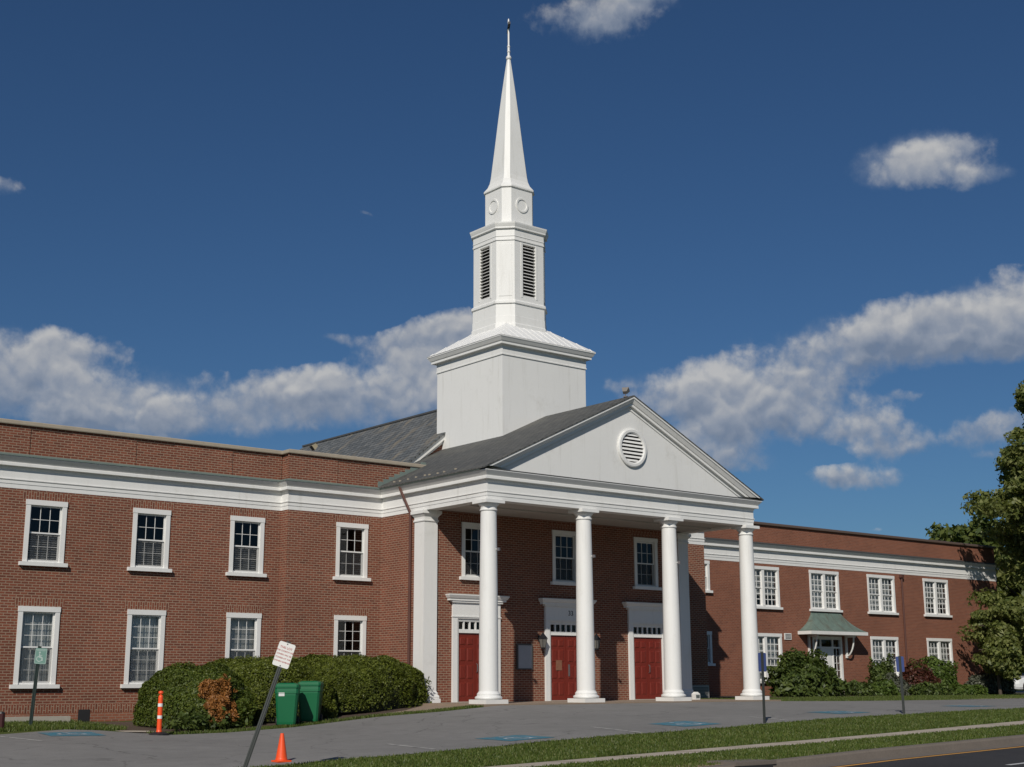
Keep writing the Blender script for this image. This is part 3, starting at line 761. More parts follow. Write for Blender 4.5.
# side door with copper hood
dx = 28.73
hood = MB(); n = 8
def hoodrow(t):   # t 0 at the eaves, 1 at the wall; concave sweep
    o = .78*(1-t); return o, 2.99 + .93*(.55*t+.45*t*t), 1.12+1.03*(1-t)**1.3
rows = [hoodrow(i/n) for i in range(n+1)]
for (o0, z0, h0), (o1, z1, h1) in zip(rows, rows[1:]):
    a0, a1 = YR-o0-.02, YR-o1-.02
    hood.quad((dx-h0,a0,z0),(dx+h0,a0,z0),(dx+h1,a1,z1),(dx-h1,a1,z1))
    hood.quad((dx+h0,a0,z0),(dx+h0,YR,z0),(dx+h1,YR,z1),(dx+h1,a1,z1)); hood.quad((dx-h0,YR,z0),(dx-h0,a0,z0),(dx-h1,a1,z1),(dx-h1,YR,z1))
for k in range(-8, 9):     # standing seams
    for (o0, z0, h0), (o1, z1, h1) in zip(rows, rows[1:]):
        xa0, xa1 = dx+h0*k/9, dx+h1*k/9
        hood.quad((xa0-.012,YR-o0-.022,z0+.02),(xa0+.012,YR-o0-.022,z0+.02),(xa1+.012,YR-o1-.022,z1+.02),(xa1-.012,YR-o1-.022,z1+.02))
hd = hood.build('door_hood', copper, church)
MB().box(dx-2.17, dx+2.17, YR-.83, YR+.01, 2.83, 2.985).build('fascia', white_dirty, hd, bevel=.01)
for sx in (-1, 1):
    b = MB(); x = dx+sx*1.42
    b.box(x-.05, x+.05, YR-.09, YR+.0, 1.75, 2.828).box(x-.05, x+.05, YR-.6, YR-.09, 2.73, 2.828)
    pts = [(x, YR-.09-.42*math.sin(a)**1.2, 1.85+.88*(1-math.cos(a))) for a in [i*math.pi/2/7 for i in range(8)]]
    b.tube(pts, .04, 6); b.build('bracket', white_dirty, hd)
sd = MB().box(dx-1.12, dx-1.0, YR-.03, YR+.12, .2, 2.78).box(dx+1.0, dx+1.12, YR-.03, YR+.12, .2, 2.78).box(dx-1.0, dx+1.0, YR-.03, YR+.12, 2.62, 2.78)
sd.box(dx-.5, dx-.42, .02+YR, YR+.12, .2, 2.62).box(dx+.42, dx+.5, .02+YR, YR+.12, .2, 2.62).box(dx-1.0, dx+1.0, .021+YR, YR+.119, 2.2, 2.28)
sdo = sd.build('side_door', white_dirty, church)
lf = MB().box(dx-.42, dx+.42, YR+.05, YR+.10, .2, 2.2)
for a, b in ((.35, .95), (1.1, 2.05)):
    for c in (-.32, .04): lf.box(dx+c, dx+c+.28, YR+.04, YR+.051, a, b)
lf.build('door_leaf', white_dirty, sdo)
for s in (-1, 1):
    sl = MB(); x0, x1 = sorted((dx+s*.5, dx+s*1.0)); sl.box(x0, x1, YR+.06, YR+.1, .2, .8)
    for k in range(1, 4): sl.box(x0, x1, YR+.06, YR+.085, .8+k*.35-.012, .8+k*.35+.012)
    sl.box((x0+x1)/2-.012, (x0+x1)/2+.012, YR+.06, YR+.084, .8, 2.2)
    sl.build('sidelight', white_dirty, sdo)
MB().quad((dx-1,YR+.09,.8),(dx+1,YR+.09,.8),(dx+1,YR+.09,2.62),(dx-1,YR+.09,2.62)).build('pane', glass_m, sdo)
MB().box(dx-1.5, dx+1.5, YR-1.0, YR, -.3, .16).build('door_step', concrete, church)

# ---- columns
def oct_ring(h, c, z, cx=0, cy=0):
    p = [(h-c,-h),(h,-h+c),(h,h-c),(h-c,h),(-h+c,h),(-h,h-c),(-h,-h+c),(-h+c,-h)]
    return [(cx+x, cy+y, z) for x, y in p]
for i in range(4):
    x = 3.9*i
    if i == 0:
        sh = MB(); prof = [(.292, .36)]
        for k in range(1, 13):
            t = k/12; prof.append((.292-.045*t**1.7, .36+5.39*t))
        sh.lathe(prof, 40); shaft = sh.build('shaft', white, None)
        bs = MB().lathe([(.36,.12),(.40,.135),(.415,.17),(.40,.205),(.36,.22),(.345,.245),(.352,.255),(.352,.285),(.33,.31),(.315,.33),(.295,.36)], 40)
        base = bs.build('base', white, None)
        pl = MB().box(-.42, .42, -.42, .42, -.02, .12).build('plinth', white_dirty, None, bevel=.012)
        cp = MB().lathe([(.247,5.75),(.275,5.765),(.28,5.785),(.275,5.80),(.25,5.815),(.25,5.88),(.265,5.895),(.31,5.94),(.335,5.985)], 40)
        cap = cp.build('capital', white, None)
        ab = MB().box(-.36, .36, -.36, .36, 5.987, 6.086).build('abacus', white, None, bevel=.01)
        col = empty('column', (x, 0, 0), parent=church)
        for o in (shaft, base, pl, cap, ab): o.parent = col
    else:
        c2 = clone(col, church); c2.location = (x, 0, 0)
for s in (0, 1):
    x0 = -.225 if s == 0 else 11.4
    pi = MB().box(x0, x0+.525, 3.10, 3.66, .36, 5.72).build('pilaster', white, church)
    xm, ym = x0+.2625, 3.38
    def sq(e, z): return [(xm-.2625-e, ym-.28-e, z), (xm+.2625+e, ym-.28-e, z), (xm+.2625+e, ym+.28+e, z), (xm-.2625-e, ym+.28+e, z)]
    MB().loft([sq(.10,-.02),sq(.10,.12),sq(.06,.13),sq(.075,.17),sq(.06,.22),sq(.03,.24),sq(.03,.30),sq(.0,.36)]).build('base', white, pi)
    MB().loft([sq(.0,5.72),sq(.03,5.74),sq(.03,5.78),sq(.008,5.8),sq(.008,5.88),sq(.06,5.95),sq(.09,5.985),sq(.10,5.985),sq(.10,6.085)]).build('capital', white, pi)

# ---- entablature, ceiling, pediment
ENT = [(-.42, 6.5), (-.42, ZF)] + CORN[1:]
path = [(-.2, YA), (-.2, -.2), (XR, -.2), (XR, YA)]
MB().sweep(path, ENT, ends=False).build('entablature', white, church)
MB().box(.22, XR-.22, .22, YW, 6.145, 6.2).build('porch_ceiling', ceil_m, church)
MB().box(.222, XR-.222, 1.45, 1.75, 6.10, 6.144).build('ceiling_beam', ceil_m, church)
MB().sweep([(-.2, YA+2), (-.2, -.2)], [(.25,6.987),(.30,6.987),(.30,7.05),(.1,7.06)], ends=False).build('eaves_gutter', copper_gutter, church)
MB().sweep([(XR, -.2), (XR, YA+2)], [(.25,6.987),(.30,6.987),(.30,7.05),(.1,7.06)], ends=False).build('eaves_gutter', copper_gutter, church)
MB().sweep([(-.2, -.2), (XR, -.2)], [(.258,6.986),(.258,7.02),(.0,7.075),(-.1,7.075)], ends=False).build('cornice_flashing', gutter_dark, church)
EX = -.46; SL = (10.04-7.04)/(CX-EX)
rz = lambda x: 7.04+SL*(x-EX)
ty = -.2
tx0 = EX+.06/SL+.10
MB().quad((-.3, ty, 7.03), (12.0, ty, 7.03), (CX, ty, rz(CX)-.1)).build('tympanum', white, church)
# raking cornices
RK = [(.0,-.42), (.03,-.42), (.03,-.36), (.012,-.36), (.012,-.30), (.12,-.295), (.12,-.205), (.15,-.195), (.235,-.065), (.262,-.06), (.262,.03), (.0,.04)]
for s in (1, -1):
    m = MB(); P = []
    for o, dz in RK:
        xs_ = max(EX, EX - dz/SL + .12) if dz < 0 else EX
        xe = CX
        P.append([(CX+s*(q-CX) if s < 0 else q, ty-o, rz(q)+dz) for q in (xs_, xe)])
    for a, b in zip(P, P[1:]):
        if s > 0: m.quad(a[0], a[1], b[1], b[0])
        else: m.quad(a[1], a[0], b[0], b[1])
    m.build('raking_cornice', white, church)
for s in (1, -1):
    e = lambda x, y, d: (x if s > 0 else 2*CX-x, y, rz(x)+d)
    m = MB(); y0, y1 = -.475, 7.86; x0 = EX-.06
    A = [e(x0,y0,.045), e(CX,y0,.045), e(CX,y1,.045), e(x0,y1,.045)]; B = [e(x0,y0,.0), e(CX,y0,.0), e(CX,y1,.0), e(x0,y1,.0)]
    if s < 0: A = [A[1],A[0],A[3],A[2]]; B = [B[1],B[0],B[3],B[2]]
    m.quad(*A); m.quad(*reversed(B))
    for k in range(4): m.quad(B[k], B[(k+1)%4], A[(k+1)%4], A[k])
    m.build('porch_roof', slate_dark, church, swap=True)
# snow guards and stepped flashing
sg = MB()
for k in range(9):
    y = 4.9-k*.42+.07*math.sin(k*3); x = -.22+.05*math.sin(k*5); sg.box(x-.02, x+.03, y-.03, y+.03, rz(x)+.04, rz(x)+.085)
sg.build('snow_guards', coping_tan, church)
fl = MB()
for k in range(9):
    x = -.42+k*.22; fl.box(x, x+.215, YA-.062, YA-.04, rz(x)-.04, rz(x+.22)+.13)
fl.build('stepped_flashing', copper_gutter, church)
# round louvre in the pediment
oc = (5.935, 8.315)
def ringpts(r, y, n=40, rx=1.0): return [(oc[0]+r*rx*math.cos(2*math.pi*k/n), y, oc[1]+r*math.sin(2*math.pi*k/n)) for k in range(n)]
rr = MB().loft([ringpts(.655, ty-.002), ringpts(.655, ty-.07), ringpts(.62, ty-.09), ringpts(.54, ty-.09), ringpts(.50, ty-.06), ringpts(.50, ty+.02)], cap=False).build('round_louvre', white, church)
MB().quad(*reversed(ringpts(.5, ty-.012))).build('louvre_backing', dark_in, rr)
sl = MB()
for k in range(8):
    z = oc[1]-.46+k*.124; hw = math.sqrt(max(.0, .5**2-(z+.03-oc[1])**2))
    if hw > .08: sl.quad((oc[0]-hw, ty-.062, z), (oc[0]+hw, ty-.062, z), (oc[0]+hw, ty-.016, z+.078), (oc[0]-hw, ty-.016, z+.078))
sl.build('louvre_slats', white, rr)

# ---- doors
def entrance(xc, number=None):
    d = MB()
    for s in (-1, 1):
        x0, x1 = sorted((xc+s*.79, xc+s*.98)); d.box(x0, x1, YW-.075, YW+.1, .0, 2.66)
        x0, x1 = sorted((xc+s*.73, xc+s*.79)); d.box(x0, x1, YW-.04, YW+.1, .0, 2.66)
    d.box(xc-.98, xc+.98, YW-.073, YW+.1, 2.66, 3.17).box(xc-1.0, xc+1.0, YW-.095, YW+.08, 2.70, 2.74)
    d.box(xc-.73, xc+.73, YW-.02, YW+.1, 2.20, 2.30).box(xc-.73, xc+.73, YW-.022, YW+.1, 2.58, 2.66)
    d.box(xc-1.04, xc+1.04, YW-.13, YW+.05, 3.17, 3.23)
    s_ = [(0,3.23),(.14,3.23),(.14,3.29),(.17,3.31),(.22,3.40),(.22,3.43),(0,3.45)]
    d.sweep([(xc-1.02, YW), (xc-1.02, YW-.02), (xc+1.02, YW-.02), (xc+1.02, YW)], [(o, z) for o, z in s_])
    dd = d.build('entrance_door', white, church)
    hs = [(xc-.73+1.46*k/6+.022, xc-.73+1.46*(k+1)/6-.022, 2.32, 2.56) for k in range(6)]
    wall('transom', white, xc-.728, xc+.728, YW-.01, 2.301, 2.579, hs, dd, .06)
    MB().quad((xc-.73,YW+.05,2.3),(xc+.73,YW+.05,2.3),(xc+.73,YW+.05,2.58),(xc-.73,YW+.05,2.58)).build('pane', glass_m, dd)
    for s in (-1, 1):
        x0, x1 = sorted((xc+s*.006, xc+s*.725)); m = MB().box(x0, x1, YW+.03, YW+.08, .02, 2.20)
        w = x1-x0
        for za, zb in ((.18, .62), (.74, 1.18), (1.30, 1.72), (1.82, 2.06)):
            for c in (.09, w/2+.03):
                a0, a1 = x0+c, x0+c+w/2-.12
                m.quad((a0,YW+.029,za),(a1,YW+.029,za),(a1-.03,YW+.012,za+.03),(a0+.03,YW+.012,za+.03)); m.quad((a0+.03,YW+.012,za+.03),(a1-.03,YW+.012,za+.03),(a1-.03,YW+.012,zb-.03),(a0+.03,YW+.012,zb-.03))
                m.quad((a0+.03,YW+.012,zb-.03),(a1-.03,YW+.012,zb-.03),(a1,YW+.029,zb),(a0,YW+.029,zb)); m.quad((a0,YW+.029,za),(a0+.03,YW+.012,za+.03),(a0+.03,YW+.012,zb-.03),(a0,YW+.029,zb)); m.quad((a1-.03,YW+.012,za+.03),(a1,YW+.029,za),(a1,YW+.029,zb),(a1-.03,YW+.012,zb-.03))
        m.build('door_leaf', red_door, dd)
    MB().box(xc-.8, xc+.8, YW-.12, YW+.1, -.003, .02).build('threshold', concrete, dd)
    if number is not None:
        MB().box(xc+.10, xc+.16, YW+.0, YW+.028, .82, 1.22).build('push_plate', bronze, dd)
        MB().box(xc-.47, xc-.20, YW+.004, YW+.010, 1.02, 1.36).build('door_notice', simple('brown_notice', (.22,.10,.06), .6, .3, 20.), dd)
    else:
        MB().tube([(xc+.05, YW+.03, .95), (xc+.05, YW-.03, .97), (xc+.05, YW-.03, 1.2), (xc+.05, YW+.03, 1.22)], .014, 6).build('handle', bronze, dd)
    return dd
d1 = entrance(doors_x[0]); d2 = entrance(doors_x[1], '33'); d3 = entrance(doors_x[2])
def text(name, s, size, material, parent, mtx, depth=.004):
    cu = bpy.data.curves.new(name, 'FONT'); cu.body = s; cu.size = size; cu.align_x = 'CENTER'; cu.align_y = 'CENTER'; cu.extrude = depth
    t = bpy.data.objects.new(name, cu); COL.objects.link(t)
    bpy.context.view_layer.update()
    me = bpy.data.meshes.new_from_object(t.evaluated_get(bpy.context.evaluated_depsgraph_get()))
    bpy.data.objects.remove(t); me.materials.clear(); me.materials.append(material)
    o = bpy.data.objects.new(name, me); COL.objects.link(o); o.parent = parent; o.matrix_local = mtx
    return o
FACE = Matrix.Rotation(R(90), 4, 'X')     # text facing -y
text('house_number', '33', .24, iron, d2, Matrix.Translation((CX+.16, YW-.078, 2.95)) @ FACE)
# downpipe at the left corner of the porch
MB().tube([(-.44, 4.25, 6.96), (-.42, 4.22, 6.85), (-.27, 3.86, 6.08), (-.27, 3.84, 5.9), (-.27, 3.84, .1), (-.36, 3.84, .0)], .045, 8).build('downpipe', brown_pipe, church)

# ---- nave roof behind
NS = .79; NZ = 11.30; NY = 7.845; nx0 = .3
nz_ = lambda x: NZ - NS*(CX-x)
MB().prism([(nx0, 6.5), (2*CX-nx0, 6.5), (2*CX-nx0, nz_(nx0)-.1), (CX, NZ-.1), (nx0, nz_(nx0)-.1)], NY, NY+.3).build('nave_gable', brick_left, church)
for s in (1, -1):
    e = lambda x, y, d: (x if s > 0 else 2*CX-x, y, nz_(x)+d)
    m = MB(); y0, y1 = NY-.22, 21.6; x0 = nx0-.5
    A = [e(x0,y0,.05), e(CX,y0,.05), e(CX,y1,.05), e(x0,y1,.05)]; B = [e(x0,y0,-.02), e(CX,y0,-.02), e(CX,y1,-.02), e(x0,y1,-.02)]
    if s < 0: A = [A[1],A[0],A[3],A[2]]; B = [B[1],B[0],B[3],B[2]]
    m.quad(*A); m.quad(*reversed(B))
    for k in range(4): m.quad(B[k], B[(k+1)%4], A[(k+1)%4], A[k])
    o = m.build('nave_roof', slate_mixed, church, swap=True)
    m = MB()
    for za, zb, yy in ((-.24, -.022, NY-.16), (-.36, -.22, NY-.06)):
        P = [e(x0,yy,za), e(CX,yy,za), e(CX,yy,zb), e(x0,yy,zb)]; Q = [(a, NY+.05, c) for a, b, c in P]
        if s < 0: P = [P[1],P[0],P[3],P[2]]; Q = [Q[1],Q[0],Q[3],Q[2]]
        m.quad(*P)
        for k in range(4): m.quad(P[(k+1)%4], P[k], Q[k], Q[(k+1)%4])
    m.build('rake_trim', white_dirty, church)
MB().box(CX-.08, CX+.08, NY-.2, 21.6, NZ+.03, NZ+.10).build('ridge_cap', gutter_dark, church, bevel=.02)
MB().box(nx0, 2*CX-nx0, 21.0, 21.3, -.5, 7).box(nx0, nx0+.3, NY+.3, 21.0, -.5, nz_(nx0)-.02).box(2*CX-nx0-.3, 2*CX-nx0, NY+.3, 21.0, -.5, nz_(nx0)-.02).build('nave_wall', brick_left, church)

# ---- steeple
stp = empty('steeple', (0, 0, 0), parent=church); stp['label'] = 'tall white wooden steeple with louvred belfry and spire'
TX, TY, TW = CX, 6.182, 2.0
MB().box(TX-1.99, TX+1.99, TY-2.0, TY+2.0, 8.2, 12.3).build('tower_base', white, stp)
sqp = [(TX-1.99, TY+2.0), (TX-1.99, TY-2.0), (TX+1.99, TY-2.0), (TX+1.99, TY+2.0)]
TC = [(0,12.10),(.035,12.11),(.035,12.15),(.018,12.165),(.018,12.42),(.05,12.45),(.05,12.47),(.17,12.475),(.17,12.56),(.20,12.58),(.27,12.70),(.285,12.71),(.285,12.75),(.0,12.76)]
MB().sweep(sqp, TC, closed=True).build('tower_cornice', white, stp)
e0, e1, z0, z1 = 2.29, 1.0, 12.757, 13.66
hp = MB()
cs = [(-1,-1),(1,-1),(1,1),(-1,1)]
A = [(TX+a*e0, TY+b*e0, z0) for a, b in cs]; B = [(TX+a*e1, TY+b*e1, z1) for a, b in cs]
for k in range(4): hp.quad(A[k], A[(k+1)%4], B[(k+1)%4], B[k])
for k in range(4):         # standing seams
    for j in range(-6, 7):
        t = j/6.5
        def P(e, z, tt): 
            a, b = cs[k]; c, d = cs[(k+1)%4]; mx, my = (a+c)/2, (b+d)/2; ux, uy = (c-a)/2, (d-b)/2
            return (TX+mx*e+ux*tt, TY+my*e+uy*tt, z)
        tt = t*e0; zt = z1 if abs(tt) < e1 else z0+(z1-z0)*(e0-abs(tt))/(e0-e1); ee = e1 if abs(tt) < e1 else abs(tt)
        hp.quad(P(e0, z0+.018, tt-.012), P(e0, z0+.018, tt+.012), P(ee, zt+.018, tt+.012), P(ee, zt+.018, tt-.012))
        hp.quad(P(e0, z0, tt-.012), P(e0, z0+.018, tt-.012), P(ee, zt+.018, tt-.012), P(ee, zt, tt-.012)); hp.quad(P(e0, z0+.018, tt+.012), P(e0, z0, tt+.012), P(ee, zt, tt+.012), P(ee, zt+.018, tt+.012))
hp.build('skirt_roof', white_metal, stp)
UX, UY = 5.815, 6.21
OR = lambda h, c, z: oct_ring(h, c, z, UX, UY)
MB().loft([OR(1.265,.53,13.0), OR(1.265,.53,13.62), OR(1.235,.515,13.66), OR(1.235,.515,13.93), OR(1.222,.51,13.94), OR(1.222,.51,14.40)]).build('octagon_base', white, stp)
MB().loft([OR(1.222,.51,14.40), OR(1.27,.53,14.42), OR(1.27,.53,14.50), OR(1.225,.51,14.55)]).build('belfry_sill', white, stp)
bz0, bz1 = 14.53, 16.88; H, Cc = 1.195, .49
bel = MB(); fwid = H-Cc
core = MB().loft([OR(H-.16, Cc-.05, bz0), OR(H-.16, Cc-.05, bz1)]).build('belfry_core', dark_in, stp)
lw, lz0, lz1 = .315, 14.76, 16.80
def face(k, u, o, z):     # u along the face, o outwards distance from the axis
    a = k*math.pi/2; c, s = math.cos(a), math.sin(a)
    x, y = u, -o
    return (UX+c*x-s*y, UY+s*x+c*y, z)
def fbox(m, k, u0, u1, o0, o1, za, zb):
    P = [face(k,u0,o1,za),face(k,u1,o1,za),face(k,u1,o0,za),face(k,u0,o0,za),face(k,u0,o1,zb),face(k,u1,o1,zb),face(k,u1,o0,zb),face(k,u0,o0,zb)]
    for f in ((0,3,2,1),(4,5,6,7),(0,1,5,4),(1,2,6,5),(2,3,7,6),(3,0,4,7)): m.quad(*[P[i] for i in f])
for k in range(4):
    fbox(bel, k, -fwid, -lw, H-.15, H, bz0, bz1); fbox(bel, k, lw, fwid, H-.15, H, bz0, bz1)
    fbox(bel, k, -lw, lw, H-.15, H, bz0, lz0); fbox(bel, k, -lw, lw, H-.15, H, lz1, bz1)
    fbox(bel, k, -lw-.09, -lw, H, H+.012, lz0-.06, lz1+.05); fbox(bel, k, lw, lw+.09, H, H+.012, lz0-.06, lz1+.05)
# corner panels
for k in range(4):
    def cp_(u, o, z):
        a = k*math.pi/2+math.pi/4; c, s = math.cos(a), math.sin(a); return (UX+c*u+s*o, UY+s*u-c*o, z)
    hw = Cc*math.sqrt(2)/2; od = (2*H-Cc)/math.sqrt(2)
    for (u0, u1, o0, o1, za, zb) in ((-hw, hw, od-.12, od, bz0, bz1), (-hw+.1, hw-.1, od, od+.014, bz0+.18, bz1-.14)):
        P = [cp_(u0,o1,za),cp_(u1,o1,za),cp_(u1,o0,za),cp_(u0,o0,za),cp_(u0,o1,zb),cp_(u1,o1,zb),cp_(u1,o0,zb),cp_(u0,o0,zb)]
        for f in ((0,3,2,1),(4,5,6,7),(0,1,5,4),(1,2,6,5),(2,3,7,6),(3,0,4,7)): bel.quad(*[P[i] for i in f])
bel.build('belfry', white, stp)
for k in range(4):
    lv = MB(); n = 16
    for j in range(n):
        z = lz0+.02+(lz1-lz0-.02)*j/n; p = (lz1-lz0)/n
        a, b, c, d = face(k,-lw,H-.015,z), face(k,lw,H-.015,z), face(k,lw,H-.10,z+p*.42), face(k,-lw,H-.10,z+p*.42)
        lv.quad(a, b, c, d)
        lv.quad(face(k,-lw,H-.015,z-.010), face(k,lw,H-.015,z-.010), b, a)
    lv.build('louvre', white, stp)
MB().loft([OR(H,Cc,bz1), OR(H+.03,Cc+.012,bz1+.01), OR(H+.03,Cc+.012,bz1+.06), OR(H+.012,Cc+.005,bz1+.08), OR(H+.012,Cc+.005,bz1+.15), OR(H+.03,Cc+.012,bz1+.17), OR(H+.015,Cc+.006,bz1+.20),
   OR(H+.015,Cc+.006,17.31), OR(H+.04,Cc+.015,17.33), OR(H+.085,Cc+.035,17.345), OR(H+.085,Cc+.035,17.41), OR(H+.095,Cc+.04,17.43), OR(H+.125,Cc+.05,17.52), OR(H+.13,Cc+.05,17.57), OR(.8,.3,17.68)]).build('belfry_cornice', white, stp)
h2, c2_ = .777, .262
MB().loft([OR(h2+.035,c2_+.012,17.60), OR(h2+.035,c2_+.012,17.80), OR(h2,c2_,17.83), OR(h2,c2_,19.16)]).build('upper_stage', white, stp)
for k in range(4):
    q = MB(); n = 28; cu, cz = .0, 18.53
    def rg(r, o): return [face(k, cu+r*math.cos(2*math.pi*j/n), o, cz+r*math.sin(2*math.pi*j/n)) for j in range(n)]
    q.loft([rg(.295,h2), rg(.295,h2+.035), rg(.225,h2+.035), rg(.215,h2+.004)], cap=False); q.quad(*rg(.216,h2+.004)); q.build('roundel', white, stp)
MB().loft([OR(h2+.005,c2_,19.16), OR(h2+.05,c2_+.02,19.19), OR(h2+.05,c2_+.02,19.25), OR(.70,.225,19.42), OR(.625,.185,19.6), OR(.583,.162,19.8), OR(.475,.155,21.0), OR(.36,.142,22.31), OR(.25,.115,23.4), OR(.14,.075,24.35), OR(.07,.038,24.87)]).build('spire', white, stp)
fin = MB().lathe([(.03,24.85),(.10,24.9),(.115,24.96),(.08,25.03),(.05,25.06),(.05,25.18),(.075,25.22),(.05,25.27),(.05,25.4),(.07,25.44),(.045,25.49),(.038,25.5),(.036,26.55),(.02,26.66)], 12, (UX, UY))
fin.build('finial', white_metal, stp)
# cross bar of the finial, seen nearly edge on
vd = Vector((UX-CAM.x, UY-CAM.y, 0)).normalized(); bx = MB()
a = math.atan2(vd.y, vd.x)
bx.box(-.42, .42, -.045, .045, -.05, .05).build('finial_crossbar', iron, stp, loc=(UX, UY, 26.28), rz=a+R(4))
# ------------------------------------------------------------------ fittings that stand or hang on the church
def lantern():
    r = empty('wall_lantern', (0,0,0))
    MB().box(-.05, .05, -.03, 0, -.12, .12).build('back_plate', iron, r)
    MB().tube([(0,-.02,.02), (0,-.14,.06), (0,-.25,.02)], .014, 6).build('bracket', iron, r)
    gl = MB().loft([[(a*.06,-.25+b*.06,-.36) for a,b in ((-1,-1),(1,-1),(1,1),(-1,1))], [(a*.115,-.25+b*.115,-.02) for a,b in ((-1,-1),(1,-1),(1,1),(-1,1))]]).build('lamp_glass', simple('frosted_lamp_glass', (.16,.155,.14), .3, .1, 5.), r)
    fr = MB()
    for a, b in ((-1,-1),(1,-1),(1,1),(-1,1)): fr.tube([(a*.064,-.25+b*.064,-.37), (a*.12,-.25+b*.12,-.01)], .009, 5)
    fr.loft([[(a*.14,-.25+b*.14,-.015) for a,b in ((-1,-1),(1,-1),(1,1),(-1,1))], [(a*.07,-.25+b*.07,.11) for a,b in ((-1,-1),(1,-1),(1,1),(-1,1))], [(a*.05,-.25+b*.05,.15) for a,b in ((-1,-1),(1,-1),(1,1),(-1,1))], [(a*.008,-.25+b*.008,.24) for a,b in ((-1,-1),(1,-1),(1,1),(-1,1))]])
    fr.loft([[(a*.05,-.25+b*.05,-.43) for a,b in ((-1,-1),(1,-1),(1,1),(-1,1))], [(a*.068,-.25+b*.068,-.36) for a,b in ((-1,-1),(1,-1),(1,1),(-1,1))]])
    fr.build('lamp_frame', iron, r); return r
l1 = lantern(); l1.scale = (.85, .85, .85); l1.location = (4.63, YW-.002, 2.08); tag(l1, 'black iron wall lantern left of the middle red door', 'lantern', 'lanterns beside the middle door')
l2 = clone(l1); l2.location = (7.07, YW-.002, 2.08); l2['label'] = 'black iron wall lantern right of the middle red door, half behind a column'
nb = MB().box(3.66, 4.26, YW-.06, YW-.004, 1.07, 1.85).build('notice_board', plaque_m); tag(nb, 'pale grey notice board on the brick wall between the left and middle doors', 'notice board')
nf = MB().box(3.63, 3.67, YW-.075, YW-.004, 1.04, 1.88).box(4.25, 4.29, YW-.075, YW-.004, 1.04, 1.88).box(3.672, 4.248, YW-.074, YW-.004, 1.04, 1.08).box(3.672, 4.248, YW-.074, YW-.004, 1.84, 1.88)
nf.build('board_frame', gutter_dark, nb)
# small spotlights on three columns
def spot():
    r = empty('spotlight', (0,0,0))
    MB().tube([(0,0,0), (.0,-.05,.0)], .016, 6).build('arm', white_dirty, r)
    MB().box(-.035, .035, -.13, -.04, -.05, .04).build('lamp_head', bronze, r, bevel=.012); return r
s0 = spot()
for i, (x, lab) in enumerate(((0, 'small grey spotlight high on the leftmost column'), (3.9, 'small grey spotlight high on the second column from the left'), (7.8, 'small grey spotlight high on the third column from the left'))):
    o = s0 if i == 0 else clone(s0); a = R(22)
    o.location = (x+.262*math.sin(a)*1.0, -.262*math.cos(a), 4.58); o.rotation_euler = (0, 0, a); tag(o, lab, 'spotlight', 'spotlights on the columns')
# floodlight on the pediment peak, and one on the parapet
def flood(name, body, loc, rz, tilt):
    r = empty(name, loc, rz)
    MB().box(-.09, .09, -.09, .09, -.02, .03).build('foot', bronze, r); MB().tube([(0,0,.02),(0,0,.16)], .022, 6).build('stem', bronze, r)
    h = MB().loft([[(a*.10,-.12,b*.08+.0) for a,b in ((-1,-1),(1,-1),(1,1),(-1,1))], [(a*.17,.13,b*.13) for a,b in ((-1,-1),(1,-1),(1,1),(-1,1))]]).build('lamp_head', body, r, loc=(0,0,.27))
    h.rotation_euler = (R(tilt), 0, 0); r.scale = (.72, .72, .72)
    MB().box(-.15,.15,.131,.138,-.11,.11).build('lens', dark_in, h); return r
f1 = flood('floodlight', simple('grey_lamp_housing', (.20,.18,.16), .5, .1, 5.), (CX, -.05, rz(CX)+.06), R(-60), 48); tag(f1, 'small dark floodlight on the peak of the white pediment', 'floodlight', 'roof floodlights')
f2 = flood('floodlight', simple('tan_lamp_housing', (.35,.30,.20), .5, .1, 5.), (-2.85, YA+.1, 8.065), R(80), -40); tag(f2, 'small tan floodlight tilted on the left parapet coping', 'floodlight', 'roof floodlights')
wb = MB().loft([[(a*.12,b*.10,0) for a,b in ((-1,-1),(1,-1),(1,1),(-1,1))], [(a*.12,b*.10,.20) for a,b in ((-1,-1),(1,-1),(1,1),(-1,1))], [(a*.05,b*.05,.27) for a,b in ((-1,-1),(1,-1),(1,1),(-1,1))]]).build('uplight', white_dirty, loc=(10.95, 2.0, -.004)); tag(wb, 'small white uplight on the porch floor near the right pilaster', 'uplight')
MB().box(-.09,.09,-.108,-.1005,.05,.17).build('lens', glass_m, wb)
av = MB().box(0,.95,0,.5,0,.55).build('air_conditioner', simple('grey_cabinet', (.30,.29,.28), .6, .1, 4.), loc=(13.95, 5.05, gz(14,5)+.0), bevel=.02); tag(av, 'grey air conditioning cabinet at the foot of the shaded brick bay right of the porch', 'air conditioner')
gm = MB()
for k in range(8): gm.box(.06,.89,-.012,-.002,.07+k*.055,.095+k*.055)
gm.build('grille', gutter_dark, av)

